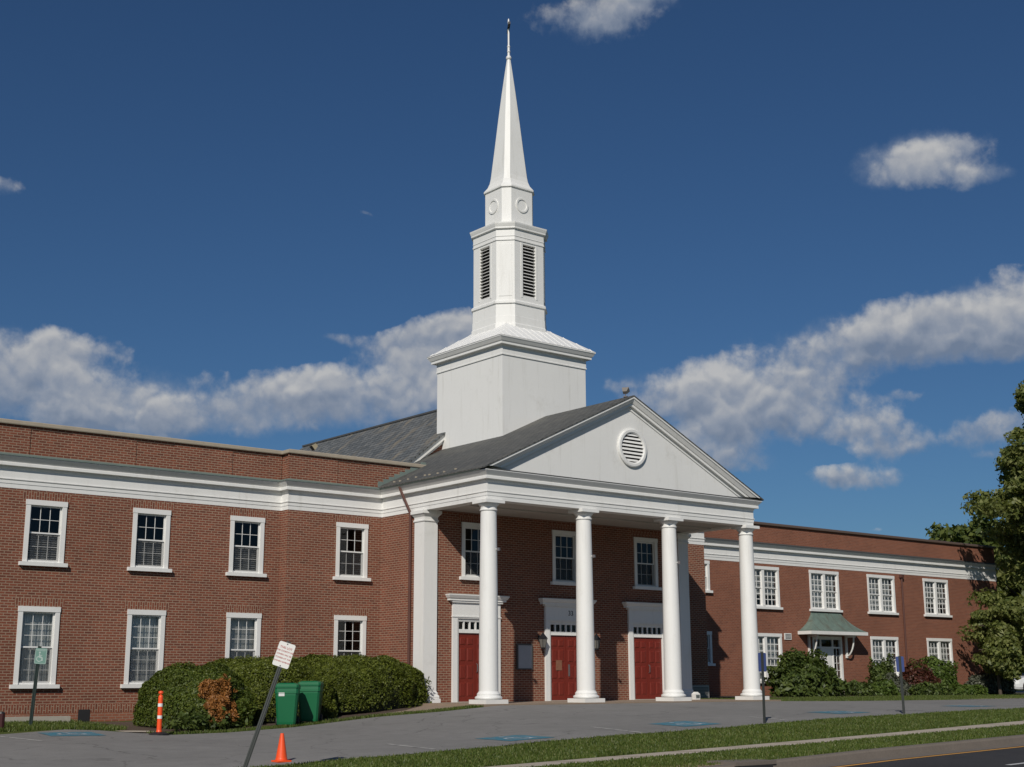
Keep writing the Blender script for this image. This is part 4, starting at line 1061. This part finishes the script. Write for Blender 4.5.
# ------------------------------------------------------------------ signs
def plate(w, h, t=.004, r=.03, n=5):
    p = []
    for cx_, cz_, a0 in ((w/2-r, -h/2+r, -90), (w/2-r, h/2-r, 0), (-w/2+r, h/2-r, 90), (-w/2+r, -h/2+r, 180)):
        for k in range(n+1): a = R(a0+90*k/n); p.append((cx_+r*math.cos(a), cz_+r*math.sin(a)))
    return MB().prism(p, -t/2, t/2)
def upost(h, w=.05):      # flanged U-channel post, seen in section
    m = MB(); a = w
    m.box(-a/2, -a/2+.012, -.02, .0, -.3, h).box(a/2-.012, a/2, -.02, .0, -.3, h).box(-a/2+.012, a/2-.012, -.008, 0, -.3, h)
    m.box(-a/2-.016, -a/2, -.004, 0, -.3, h).box(a/2, a/2+.016, -.004, 0, -.3, h)
    return m
sign_white = simple('white_sign_face', (.70,.69,.66), .45, .06, 3.)
sign_red = simple('red_lettering', (.45,.06,.06), .5, .05, 5.)
sign_green = simple('faded_green_sign', (.17,.30,.25), .5, .12, 4.)
sign_pale = simple('faded_white_sign_lettering', (.42,.50,.46), .5, .1, 5.)
sign_blue = simple('blue_sign', (.05,.075,.21), .45, .08, 3.)
# leaning sign by the verge
bx0, by0 = -14.10, -11.45; zb0 = gz(bx0, by0)
top = Vector((-13.53, -11.87, 1.31)); ax = (top-Vector((bx0, by0, zb0)))
L_ = ax.length; az_ = ax.normalized()
fdir = Vector((-.62, -.78, 0)); fdir = (fdir - az_*fdir.dot(az_)).normalized(); xdir = az_.cross(fdir); 
xdir = (-fdir).cross(az_) 
MM = Matrix((xdir, -fdir, az_)).transposed().to_4x4(); MM.translation = Vector((bx0, by0, zb0))
ls = empty('leaning_sign'); ls.matrix_world = MM; tag(ls, 'leaning white parking notice with red lettering on a tilted steel post', 'sign')
upost(L_, .045).build('post', steel_post, ls)
pl_ = plate(.29, .42).build('sign_plate', sign_white, ls, loc=(0, -.026, L_-.24))
for i, (s, sz) in enumerate((("THIS LOT", .052), ("FOR CHURCH USE", .036), ("OTHERS WILL BE", .035), ("TOWED AT THE", .037), ("OWNERS EXPENSE", .034))):
    text('lettering', s, sz, sign_red, pl_, Matrix.Translation((0, -.0055,   .12-.06*i)) @ FACE, .0006)
for k in (-.19, .19): MB().lathe([(.011,0),(.011,.006),(.004,.008)], 8).build('bolt', steel_post, pl_, loc=(0,-.002,k)).rotation_euler = (R(90),0,0)
# green accessible parking sign by the left wing
gx_, gy_ = -12.68, 2.75
gs = empty('parking_sign', (gx_, gy_, gz(gx_, gy_)), R(6)); gs.rotation_euler = (0, R(2.6), R(-14)); tag(gs, 'faded green accessible parking sign on a dark post by the left wing', 'sign')
upost(2.05, .06).build('post', green_post, gs)
gp = plate(.29, .40).build('sign_plate', sign_green, gs, loc=(.05, -.026, 1.80))
b = MB()
for x0,x1,z0_,z1_ in ((-.13,.13,.165,.175),(-.13,.13,-.185,-.175),(-.14,-.13,-.185,.175),(.13,.14,-.185,.175)): b.box(x0,x1,-.0035,-.0022,z0_,z1_)
b.build('border', sign_pale, gp)
wcs = MB()
wcs.loft([[(-.03+.075*math.cos(R(a))*q, -.0032, -.07+.075*math.sin(R(a))*q) for a in range(0,360,20)] for q in (1,.72)], cap=False)
wcs.box(-.045,-.02,-.0036,-.0022,-.04,.06).box(-.02,.05,-.0036,-.0022,-.05,-.028).box(.035,.058,-.0036,-.0022,-.12,-.05).box(-.02,.035,-.0036,-.0022,.01,.028)
wcs.quad(*[(-.032+.024*math.cos(R(a)), -.0034, .09+.024*math.sin(R(a))) for a in range(0,360,30)])
wcs.build('wheelchair_symbol', sign_pale, gp)
text('lettering', "PARKING", .05, sign_pale, gp, Matrix.Translation((0,-.0028,.14)) @ FACE, .0006)
# two blue signs along the verge, their backs to the street
def blue_sign():
    r = empty('parking_sign', (0,0,0))
    upost(1.70, .05).build('post', steel_post, r)
    plate(.25, .45).build('sign_plate', sign_blue, r, loc=(0, .004, 1.46)); return r
b1 = blue_sign(); b1.location = (.41, -10.34, gz(.41,-10.34)); b1.rotation_euler = (0, R(.6), R(-8)); tag(b1, 'blue parking sign on a thin post in front of the rightmost column', 'sign', 'blue signs along the grass verge')
b2 = clone(b1); b2.location = (6.0, -10.34, gz(6.0,-10.34)); b2.rotation_euler = (0, R(-.8), R(-30)); b2.scale = (.9, .9, .9); b2['label'] = 'blue parking sign on a thin post standing to the right of the copper hood'
# small brown post by the last window
sp_ = MB().tube([(0,0,0),(0,0,.95)], .05, 8).build('marker_post', simple('weathered_wood', (.16,.11,.08), .8, .2, 5.), loc=(37.2, 9.1, gz(37.2,9.1))); tag(sp_, 'short brown wooden post among the shrubs under the last window', 'post')
MB().lathe([(.065,0),(.065,.02),(.01,.06)], 8).build('post_cap', white_dirty, sp_, loc=(0,0,.95))
mp_ = MB().tube([(0,0,0),(0,0,.42)], .09, 10).build('bollard', simple('maroon_paint', (.06,.018,.018), .5, .1, 4.), loc=(-13.72, 1.9, gz(-13.72,1.9))); tag(mp_, 'short dark maroon bollard at the left edge beside the wing', 'bollard')
MB().lathe([(.092,0),(.08,.03),(.03,.05)], 10).build('bollard_cap', iron, mp_, loc=(0,0,.42))
ck = MB().box(-14.6, -10.95, 4.55, 4.85, -.6, -.24).build('concrete_kerbstone', concrete, bevel=.03); tag(ck, 'low concrete edging along the foot of the left wing', 'edging')

# storm drain in the kerb
zd = gz(-7.9, YCURB)
sdn = MB().box(-8.3, -7.3, YCURB-.18, YCURB+.45, zd-.02, zd+.04).build('storm_drain', kerb_m, bevel=.015); tag(sdn, 'concrete storm drain with a dark mouth in the kerb', 'storm drain')
MB().box(-8.2, -7.42, YCURB-.205, YCURB-.185, zd-.13, zd-.022).build('drain_mouth', dark_in, sdn)
# ------------------------------------------------------------------ traffic cone, channelizer, bins
cone_or = simple('orange_plastic', (.85,.085,.015), .45, .05, 4., spec=.5)
cn = MB().lathe([(.112,.03),(.108,.06),(.104,.07),(.035,.49),(.032,.51),(.022,.51)], 24).build('traffic_cone', cone_or, loc=(-12.53, -9.96, gz(-12.53,-9.96)+.02)); tag(cn, 'small orange traffic cone on the asphalt near the leaning sign', 'traffic cone')
MB().box(-.135, .135, -.135, .135, 0, .03).build('cone_base', cone_or, cn, bevel=.012)
dl = empty('channelizer_post', (-11.08, -1.45, gz(-11.08,-1.45)+.02)); tag(dl, 'orange channelizer post with white bands on a black base before the shrub', 'traffic post')
MB().lathe([(.24,0),(.24,.03),(.17,.06),(.09,.075)], 12).build('rubber_base', iron, dl)
MB().lathe([(.075,.06),(.06,.12),(.056,.88),(.05,.91),(.03,.93),(.028,.96),(.055,.965),(.06,.99),(.055,1.015),(.02,1.03)], 16).build('tube', cone_or, dl)
for z in (.38, .66): MB().lathe([(.0605,z),(.0605,z+.075)], 16).build('reflective_band', white, dl)
bin_g = simple('green_bin_plastic', (.010,.125,.050), .42, .08, 2.5, spec=.45)
bin_d = simple('dark_rubber_and_recess', (.02,.02,.02), .7, .1, 5.)
def bin_():
    r = empty('wheelie_bin', (0,0,0))
    def rr(hx, hy, z, cy=0, k=.05): return [(hx-k,-hy+cy,z),(hx,-hy+k+cy,z),(hx,hy-k+cy,z),(hx-k,hy+cy,z),(-hx+k,hy+cy,z),(-hx,hy-k+cy,z),(-hx,-hy+k+cy,z),(-hx+k,-hy+cy,z)]
    MB().loft([rr(.235,.255,.06), rr(.24,.27,.12), rr(.285,.36,.80), rr(.285,.36,.84), rr(.30,.375,.845), rr(.30,.375,.90), rr(.295,.37,1.0)]).build('bin_body', bin_g, r)
    MB().loft([rr(.305,.385,.985), rr(.31,.39,1.0), rr(.31,.39,1.05), rr(.295,.375,1.075), rr(.22,.30,1.115)]).build('lid', bin_g, r)
    MB().box(-.30,-.24,.40,.50,.95,1.0).box(.24,.30,.40,.50,.95,1.0).tube([(-.3,.49,.975),(.3,.49,.975)], .018, 8).build('handle', bin_g, r)
    for s in (-1, 1):
        w = MB().lathe([(.02,-.03),(.12,-.03),(.125,-.02),(.125,.02),(.12,.03),(.02,.03)], 18).build('wheel', bin_d, r, loc=(s*.27, .25, .125)); w.rotation_euler = (0, R(90), 0)
    q = MB()
    for s in (-1, 1): q.box(s*.268-.006, s*.268+.006, -.02, .06, .22, .72) if False else q.quad(*[(s*(.262+.055*(z-.2)/.6), y, z) for y, z in ((.10,.20),(.20,.20),(.20,.74),(.10,.74))])
    q.build('recess_shade', bin_d, r)  # flat dark strips standing in for the shade of side recesses
    return r
bA = bin_(); bA.location = (-7.18, -.66, gz(-7.18,-.66)+.01); bA.rotation_euler = (0, 0, R(-34)); tag(bA, 'larger looking green wheeled bin with a white label, left of the pair', 'bin', 'green bins by the hedge')
bB = clone(bA); bB.location = (-6.16, -.1, gz(-6.16,-.1)+.01); bB.rotation_euler = (0, 0, R(-38)); bB['label'] = 'green wheeled bin behind and right of the labelled one'
MB().quad((-.2,-.362,.78),(-.05,-.362,.78),(-.05,-.378,.87),(-.2,-.378,.87)).build('label_sticker', white, bA)
MB().quad((-.12,-.1,1.1165),(.1,-.1,1.1165),(.1,.12,1.1165),(-.12,.12,1.1165)).build('lid_sticker', simple('buff_sticker', (.45,.36,.12), .6, .1, 5.), bA)
MB().quad((-.16,-.2,1.117),(.16,-.2,1.117),(.16,.2,1.117),(-.16,.2,1.117)).build('lid_sticker', simple('grey_sticker', (.45,.47,.45), .6, .1, 5.), bB)

# ------------------------------------------------------------------ foliage
def leafmesh(name, P, size, material, parent=None, up=.2, out=None, seed=0, aspect=.55, jitter=.35, loc=None):
    """many small leaf blades at the points P (n,3)"""
    rng = np.random.default_rng(seed); n = len(P); P = np.asarray(P, float)
    N = rng.normal(size=(n, 3)); N[:, 2] += up
    if out is not None: N += np.asarray(out)*1.3
    N /= np.linalg.norm(N, axis=1)[:, None]
    A = np.cross(N, rng.normal(size=(n, 3))); A /= np.linalg.norm(A, axis=1)[:, None]; B = np.cross(N, A)
    s = size*(1+jitter*rng.normal(size=n)).clip(.45, 1.8); a = (A*s[:, None]); b = (B*s[:, None]*aspect)
    fold = N*(s*.18)[:, None]
    V = np.stack([P-a, P+b*.9+fold, P+a, P-b*.9+fold], 1).reshape(-1, 3)
    me = bpy.data.meshes.new(name); me.vertices.add(4*n); me.vertices.foreach_set('co', V.ravel())
    me.loops.add(4*n); me.loops.foreach_set('vertex_index', np.arange(4*n, dtype=np.int32))
    me.polygons.add(n); me.polygons.foreach_set('loop_start', np.arange(0, 4*n, 4, dtype=np.int32)); me.polygons.foreach_set('loop_total', np.full(n, 4, dtype=np.int32))
    me.update(calc_edges=True); me.validate(); me.materials.append(material)
    o = bpy.data.objects.new(name, me); COL.objects.link(o)
    if parent: o.parent = parent
    if loc: o.location = loc
    return o
def fnoise(P, sc, seed):
    return np.array([noise.noise(Vector((p[0]*sc+seed, p[1]*sc-seed, p[2]*sc+.37*seed))) for p in P])
def shell_points(n, rx, ry, h, seed, lump=.12, thick=.16, flat=.6, sc=1.6, zmin=.0):
    """points near the surface of a clipped dome standing on z=0; returns points and outward normals"""
    rng = np.random.default_rng(seed)
    th = rng.uniform(0, 2*np.pi, n); c = rng.uniform(zmin, 1, n)**.85
    s = np.sqrt(1-c**2)
    e = flat      # <1 squarer
    d = np.stack([np.sign(np.cos(th))*np.abs(np.cos(th))**e*s**e, np.sign(np.sin(th))*np.abs(np.sin(th))**e*s**e, c**e], 1)
    k = 1+lump*2*fnoise(d*np.array([rx, ry, h]), sc, seed+.5)+lump*.8*fnoise(d*np.array([rx, ry, h]), sc*3.3, seed+7.5)
    r = k*(1-thick*rng.uniform(0, 1, n)**1.6)
    P = d*np.array([rx, ry, h])*r[:, None]
    out = d/np.array([rx, ry, h]); out /= np.linalg.norm(out, axis=1)[:, None]
    return P, out
def core(rx, ry, h, material, parent, flat=.6, f=.8, seed=0):
    """opaque dark body added under the leaves to stop light passing through"""
    m = MB(); nu, nv = 28, 10; rings = []
    for j in range(nv+1):
        c = min(.999, j/nv); s = math.sqrt(1-c*c); ring = []
        for i in range(nu):
            t = 2*math.pi*i/nu; g = lambda q: math.copysign(abs(q)**flat, q)
            p = Vector((rx*g(math.cos(t))*s**flat, ry*g(math.sin(t))*s**flat, h*c**flat))*f
            ring.append(tuple(p*(1+.18*noise.noise(p*1.7+Vector((seed, 0, 0))))))
        rings.append(ring)
    return m.loft(rings, True, True).build('dark_core', material, parent)
shrub_core_m = simple('dark_shrub_core', (.022,.028,.012), .95, .3, 8., fine=.3)  # dark tone of the added core that blocks light inside the shrubs
def bush(name, label, x, y, rx, ry, h, material, n, leaf, seed, cat='shrub', rzd=0, flat=.6, lump=.12, group=None, thick=.16, aspect=.55, cf=.82, up=.25):
    r = empty(name, (x, y, gz(x, y)+.0), R(rzd), label, cat, group)
    P, out = shell_points(n, rx, ry, h, seed, lump, thick, flat)
    leafmesh('foliage', P, leaf, material, r, up, out, seed, aspect)
    core(rx, ry, h, shrub_core_m, r, flat, cf, seed)
    return r
y1 = bush('yew_shrub', 'rounded dark green shrub with a patch of dead brown twigs, behind the orange post', -8.62, 1.75, 1.34, 1.95, 1.56, leaf_yew, 95000, .029, 1, flat=.78, lump=.06, cf=.86, thick=.1)
rng = np.random.default_rng(5)
# the dead patch, on the side facing the street
Pd, od = shell_points(90000, 1.46, 2.0, 1.60, 1, .10, .06, .78)
tgt = np.array([-.22, -1.85, .68]); dd = (Pd-tgt)*np.array([1/.55, 1/.8, 1/.62])
k = (np.sum(dd**2, 1) + .9*fnoise(Pd, 3.5, 3.) < .85) & (rng.random(len(Pd)) < .9)
leafmesh('dead_twigs', Pd[k]*1.02, .045, leaf_dead, y1, .1, od[k], 11, .35)
Pl = np.stack([rng.normal(-.7, .4, 900), rng.normal(-1.9, .25, 900), np.abs(rng.normal(.1, .16, 900))], 1); leafmesh('low_growth', Pl, .07, leaf_shrub, y1, .4, None, 12)
bush('clipped_hedge', 'broad clipped green shrub behind the two bins', -6.45, 2.35, 2.1, 1.75, 1.70, leaf_hedge, 120000, .029, 2, 'hedge', -4, .66, .045, 'clipped hedges before the left wing', cf=.88, thick=.09)
bush('clipped_hedge', 'long clipped green hedge ending at the left pilaster of the porch', -2.85, 3.3, 2.6, 1.75, 1.62, leaf_hedge, 140000, .029, 3, 'hedge', 22, .58, .04, 'clipped hedges before the left wing', cf=.88, thick=.09)
rs = bush('shrub', 'small loose leafy shrub in front of the left white pilaster', -.72, 3.1, .55, .5, 1.15, leaf_hedge, 1800, .06, 4, flat=.9, lump=.3, thick=.8, cf=.45)
# planting before the right wing
RG = 'planting before the right wing'
rb = bush('shrub', 'large loose green shrub standing left of the hooded side door', 24.4, 8.0, 1.85, 1.3, 1.62, leaf_shrub, 15000, .10, 21, flat=.9, lump=.24, thick=.4, group=RG, cf=.7)
for i, (x, y, rx, ry, h, mt, n, lf, lab, nm, fl, lp) in enumerate([
    (28.6, 8.2, .75, .6, .62, leaf_shrub, 2400, .07, 'low dark green shrub in front of the side door', 'shrub', .8, .18),
    (30.2, 8.1, .95, .7, .72, leaf_lime, 2600, .075, 'low light green shrub right of the side door', 'shrub', .9, .25),
    (31.6, 8.3, .8, .6, .85, leaf_grey, 2200, .075, 'low silvery shrub under the window right of the hood', 'shrub', .9, .25),
    (31.75, 9.2, .85, .55, 1.75, leaf_shrub, 4500, .085, 'tall thin green shrub growing up against the lower window', 'shrub', .95, .34),
    (33.75, 8.6, 1.25, .85, 1.25, leaf_red, 7000, .07, 'dark red leaved shrub between the two lower windows', 'shrub', .8, .2),
    (35.5, 8.6, 1.35, .9, 1.7, leaf_lime, 8500, .085, 'bushy light green shrub in front of the last lower window', 'shrub', .85, .26),
    (35.0, 6.6, 1.4, .55, .55, leaf_lime, 3600, .075, 'low yellow green mound at the edge of the bed', 'shrub', .8, .2),
    (32.6, 7.0, 1.5, .55, .6, leaf_shrub, 3400, .075, 'low green mound in front of the red shrub', 'shrub', .85, .24),
    (38.5, 7.6, 1.6, .95, 1.05, leaf_grey, 7000, .075, 'grey green rounded shrub near the end of the wing', 'shrub', .75, .16),
    (39.6, 8.0, .75, .8, 1.35, leaf_red, 3600, .08, 'small dark red shrub beside the parked silver car', 'shrub', .85, .25)]):
    bush(nm, lab, x, y, rx, ry, h, mt, n, lf, 40+i, flat=fl, lump=lp, thick=.4, group=RG, cf=.7)
# trees
def tree(name, label, x, y, h, crown_z, rx, ry, rzc, material, nclump, per, leaf, seed, trunk_r=.25, limbs=9, group=None, clump_r=.75, gap=.0, taper=False, zmin=.5, light_gap=None):
    r = empty(name, (x, y, gz(x, y)), 0, label, 'tree', group); rng = np.random.default_rng(seed); rnd = random.Random(seed)
    tr = MB(); hgt = crown_z+rzc*.55
    pts = [(0.18*math.sin(k*1.1+seed)*k/6, .15*math.cos(k*.9+seed)*k/6, hgt*k/8) for k in range(9)]
    tr.tube(pts, trunk_r, 10, True, trunk_r*.22)
    tips = []
    for k in range(limbs):
        z0_ = crown_z-rzc*.75+rzc*1.1*k/limbs; a = k*2.4+seed; le = (.4+.32*rnd.random()); t = min(1, z0_/hgt)
        p0 = Vector((0, 0, max(.8, z0_))); ex = Vector((rx*le*math.cos(a), ry*le*math.sin(a), max(.8, z0_)+rzc*(.18+.3*rnd.random())))
        mid = (p0+ex)/2+Vector((0, 0, .25)); tr.tube([p0, p0.lerp(mid, .5)+Vector((0,0,.06)), mid, mid.lerp(ex, .6), ex], trunk_r*.42*(1.1-t*.7), 6, True, .02); tips += [mid, ex]
    tr.build('trunk', bark_m, r)
    # clump centres: an uneven ellipsoid
    C_ = []
    while len(C_) < nclump:
        d = rng.normal(size=3); d /= np.linalg.norm(d); q = rng.uniform(.30, 1)**.55
        k = 1+.42*noise.noise(Vector((d[0]*1.7+seed, d[1]*1.7, d[2]*1.7)))+.22*noise.noise(Vector((d[0]*4.1, d[1]*4.1+seed, d[2]*4.1)))
        p = np.array([d[0]*rx, d[1]*ry, d[2]*rzc])*q*k; p[2] += crown_z
        if taper:
            sc_ = float(np.interp(p[2], [2, 4.6, 6, 7.3, 9, 11, 13, 16, 19], [1.15, 1.3, 1.05, .78, 1.0, .72, .60, .44, .3])); p[0] *= sc_; p[1] *= sc_
        if p[2] < zmin: continue
        if light_gap is not None:
            o_, d_ = light_gap; w_ = p-o_; w_ = w_-d_*w_.dot(d_)
            if np.linalg.norm(w_) < 2.3: continue  # opening cut through the crown along the sun line so the car is lit
        if noise.noise(Vector(p*.45)+Vector((seed*3.1, 0, 0))) < gap: continue
        C_.append(p)
    C_ = np.array(C_); cr = clump_r*rng.uniform(.55, 1.25, len(C_))
    P = np.repeat(C_, per, 0); off = rng.normal(size=P.shape); off /= np.linalg.norm(off, axis=1)[:, None]; off *= (rng.uniform(0, 1, len(P))**.45)[:, None]
    off[:, 2] *= .62; P = P+off*np.repeat(cr, per)[:, None]
    leafmesh('crown', P, leaf, material, r, .5, off, seed, .6)
    return r
tree('maple_tree', 'tall leafy green tree at the right edge hiding the end of the wing', 43.0, 4.8, 20, 8.6, 5.2, 5.2, 10.6, leaf_tree, 640, 190, .115, 7, .34, 16, clump_r=.72, gap=-.06, taper=True, zmin=2.3, light_gap=(np.array([46.2-43.0, 10.6-4.8, .8]), np.array(SUN_DIR)))
tree('understory_tree', 'small low branched tree at the foot of the right wing, left of the tall tree', 36.9, 6.0, 4.6, 2.55, 1.75, 1.6, 1.75, leaf_tree, 120, 170, .105, 23, .09, 8, None, .5)
BT = 'trees beyond the right wing'
tree('background_tree', 'round topped green tree showing over the end of the right wing roof', 78.5, 34, 15, 9.6, 4.4, 4.4, 4.6, leaf_back, 220, 90, .24, 12, .35, 9, BT, 1.2, -.3)
tree('background_tree', 'smaller green tree left of the round topped one behind the right wing', 80.2, 37.5, 14, 8.6, 3.2, 3.2, 4.0, leaf_back, 120, 90, .24, 13, .3, 8, BT, 1.1, -.3)
tree('background_tree', 'dense green tree behind the parked silver car', 70, 24, 12, 5.2, 6.5, 5, 5.4, leaf_tree, 300, 100, .24, 14, .3, 9, BT, 1.2)
tree('background_tree', 'green tree at the far right behind the car park', 86, 30, 13, 6, 7, 6, 6, leaf_back, 300, 90, .26, 15, .3, 9, BT, 1.3)

# ------------------------------------------------------------------ grass of the verges
def grass(name, x0, x1, y0f, y1f, n, h, seed):
    rng = np.random.default_rng(seed)
    x = rng.uniform(x0, x1, n); t = rng.uniform(0, 1, n)
    lo = np.array([y0f(v) for v in x]); hi = np.array([y1f(v) for v in x]); y = lo+(hi-lo)*t
    z = np.array([gz(a, b) for a, b in zip(x, y)])
    a = rng.uniform(0, 2*np.pi, n); hh = h*rng.uniform(.5, 1.35, n); w = .011
    dx, dy = np.cos(a)*w, np.sin(a)*w; lx, ly = rng.normal(0, .35, n)*hh, rng.normal(0, .35, n)*hh
    V = np.stack([np.stack([x-dx, y-dy, z-.01], 1), np.stack([x+dx, y+dy, z-.01], 1), np.stack([x+dx*.5+lx, y+dy*.5+ly, z+hh], 1), np.stack([x-dx*.5+lx, y-dy*.5+ly, z+hh], 1)], 1).reshape(-1, 3)
    return V
Vs = [grass('g', -16, 15, lambda v: YCURB+.08, lambda v: -14.86, 52000, .04, 1), grass('g', -16, 15, lambda v: -13.54, lambda v: lot_near(v)-.02, 70000, .045, 2),
      grass('g', 12.8, 44, lambda v: lot_far(v)+.02, lambda v: lot_far(v)+5.0, 42000, .06, 3), grass('g', -14.3, -10.6, lambda v: max(lot_far(v)+.05, 1.4), lambda v: 5.9, 12000, .09, 4), grass('g', -10.9, -2.6, lambda v: lot_far(v)+.03, lambda v: lot_far(v)+.5, 5000, .07, 5), grass('g', -2.4, -.75, lambda v: lot_far(v)+.03, lambda v: lot_far(v)+.55, 1400, .07, 6)]
V = np.concatenate(Vs); n = len(V)//4
me = bpy.data.meshes.new('grass'); me.vertices.add(4*n); me.vertices.foreach_set('co', V.ravel()); me.loops.add(4*n); me.loops.foreach_set('vertex_index', np.arange(4*n, dtype=np.int32))
me.polygons.add(n); me.polygons.foreach_set('loop_start', np.arange(0, 4*n, 4, dtype=np.int32)); me.polygons.foreach_set('loop_total', np.full(n, 4, dtype=np.int32)); me.update(calc_edges=True); me.materials.append(grass_m)
go = bpy.data.objects.new('grass', me); COL.objects.link(go); tag(go, 'mown green grass of the verges and lawns', 'grass', kind='stuff')

# ------------------------------------------------------------------ parked car
def car(loc, rzd):
    r = empty('parked_car', loc, R(rzd), 'silver hatchback car parked beyond the end of the right wing', 'car')
    silver = simple('silver_car_paint', (.66,.67,.69), .25, .03, 2., metal=.1, spec=.6)
    # body: cross sections along x (front at -x), half widths and heights
    sec = [(-2.12,.60,.28,.62),(-2.05,.72,.22,.70),(-1.85,.82,.20,.78),(-1.45,.86,.20,.86),(-1.0,.875,.20,.93),(-.4,.88,.20,.96),(.4,.88,.20,.97),(1.2,.87,.20,.99),(1.75,.83,.22,1.0),(2.02,.74,.30,.96),(2.1,.62,.36,.86)]
    rings = []
    for x, w, zl, zh in sec:
        zm = zl+(zh-zl)*.55
        rings.append([(x,-w*.92,zl),(x,-w,zl+.12),(x,-w,zm),(x,-w*.96,zh-.06),(x,-w*.86,zh),(x,w*.86,zh),(x,w*.96,zh-.06),(x,w,zm),(x,w,zl+.12),(x,w*.92,zl)])
    MB().loft(rings, True, True).build('body', silver, r)
    cab = [(-1.05,.78,.90,.925),(-.35,.70,.90,1.36),(.0,.68,.90,1.445),(.55,.67,.90,1.47),(1.15,.655,.90,1.43),(1.7,.62,.90,1.22),(2.0,.66,.90,.97)]
    rr = []
    for x, w, zl, zh in cab: rr.append([(x,-.82,zl),(x,-w-.05,zh-.07),(x,-w+.06,zh),(x,w-.06,zh),(x,w+.05,zh-.07),(x,.82,zl)])
    MB().loft(rr, True, True).build('cabin', silver, r)
    dk = simple('tinted_car_glass', (.012,.014,.018), .05, .02, 2., spec=.8)
    ws = MB().quad((-1.02,-.70,.955),(-1.02,.70,.955),(-.36,.60,1.36),(-.36,-.60,1.36))
    ws.build('windscreen', dk, r, loc=(-.035,0,.03))
    for s in (-1, 1):
        q = MB(); yb_, yt = s*.835, s*.752
        q.quad((-.82,yb_,.97),(.28,yb_,.98),(.28,yt,1.34),(-.30,yt,1.30)); q.quad((.36,yb_,.98),(1.45,yb_,1.0),(1.2,yt,1.30),(.36,yt,1.345)); q.build('side_window', dk, r)
        hl = MB().loft([[(-2.06,s*.50,.60),(-2.03,s*.70,.60),(-1.98,s*.73,.72),(-2.02,s*.50,.69)], [(-2.03,s*.50,.61),(-1.80,s*.80,.62),(-1.76,s*.82,.75),(-1.95,s*.5,.72)]]).build('headlight', simple('headlight_lens', (.75,.76,.78), .1, .03, 3.), r)
        m = MB().box(-.86,-.70,min(s*.86,s*1.0),max(s*.86,s*1.0),.93,1.05).build('mirror', silver, r, bevel=.02)
        for x in (-1.32, 1.32):
            arch = MB().lathe([(.0,-.01),(.36,-.01),(.36,.01),(.0,.01)], 24).build('wheel_arch', iron, r, loc=(x, s*.868, .34)); arch.rotation_euler = (R(90),0,0)
            w = MB().lathe([(.05,-.1),(.30,-.1),(.32,-.07),(.32,.07),(.30,.1),(.05,.1)], 24).build('wheel', bin_d, r, loc=(x, s*.80, .32)); w.rotation_euler = (R(90),0,0)
            rim = MB()
            rim.lathe([(.0,-.112),(.06,-.112),(.06,-.10),(.0,-.10)], 12)
            for k in range(5):
                a = 2*math.pi*k/5; c, s_ = math.cos(a), math.sin(a)
                rim.quad(*[(u*c-v*s_, u*s_+v*c, -.108) for u, v in ((.03,-.04),(.215,-.05),(.215,.05),(.03,.04))]); rim.quad(*[(u*c-v*s_, u*s_+v*c, .108) for u, v in ((.03,.04),(.215,.05),(.215,-.05),(.03,-.04))])
            rim.loft([[(q_*math.cos(2*math.pi*k/24), q_*math.sin(2*math.pi*k/24), zz) for k in range(24)] for q_, zz in ((.225,-.106),(.20,-.106))], cap=False).loft([[(q_*math.cos(2*math.pi*k/24), q_*math.sin(2*math.pi*k/24), zz) for k in range(24)] for q_, zz in ((.20,.106),(.225,.106))], cap=False)
            rim.build('rim', white_metal, w)
    MB().box(-2.14,-2.10,-.42,.42,.40,.55).build('grille', iron, r)
    return r
car((47.9, 10.3, gz(47.9,10.3)), -25)
strip('driveway', xgrid(45, 75, 2), lambda x: 6.5, lambda x: 20, .012, lot_m, 4)
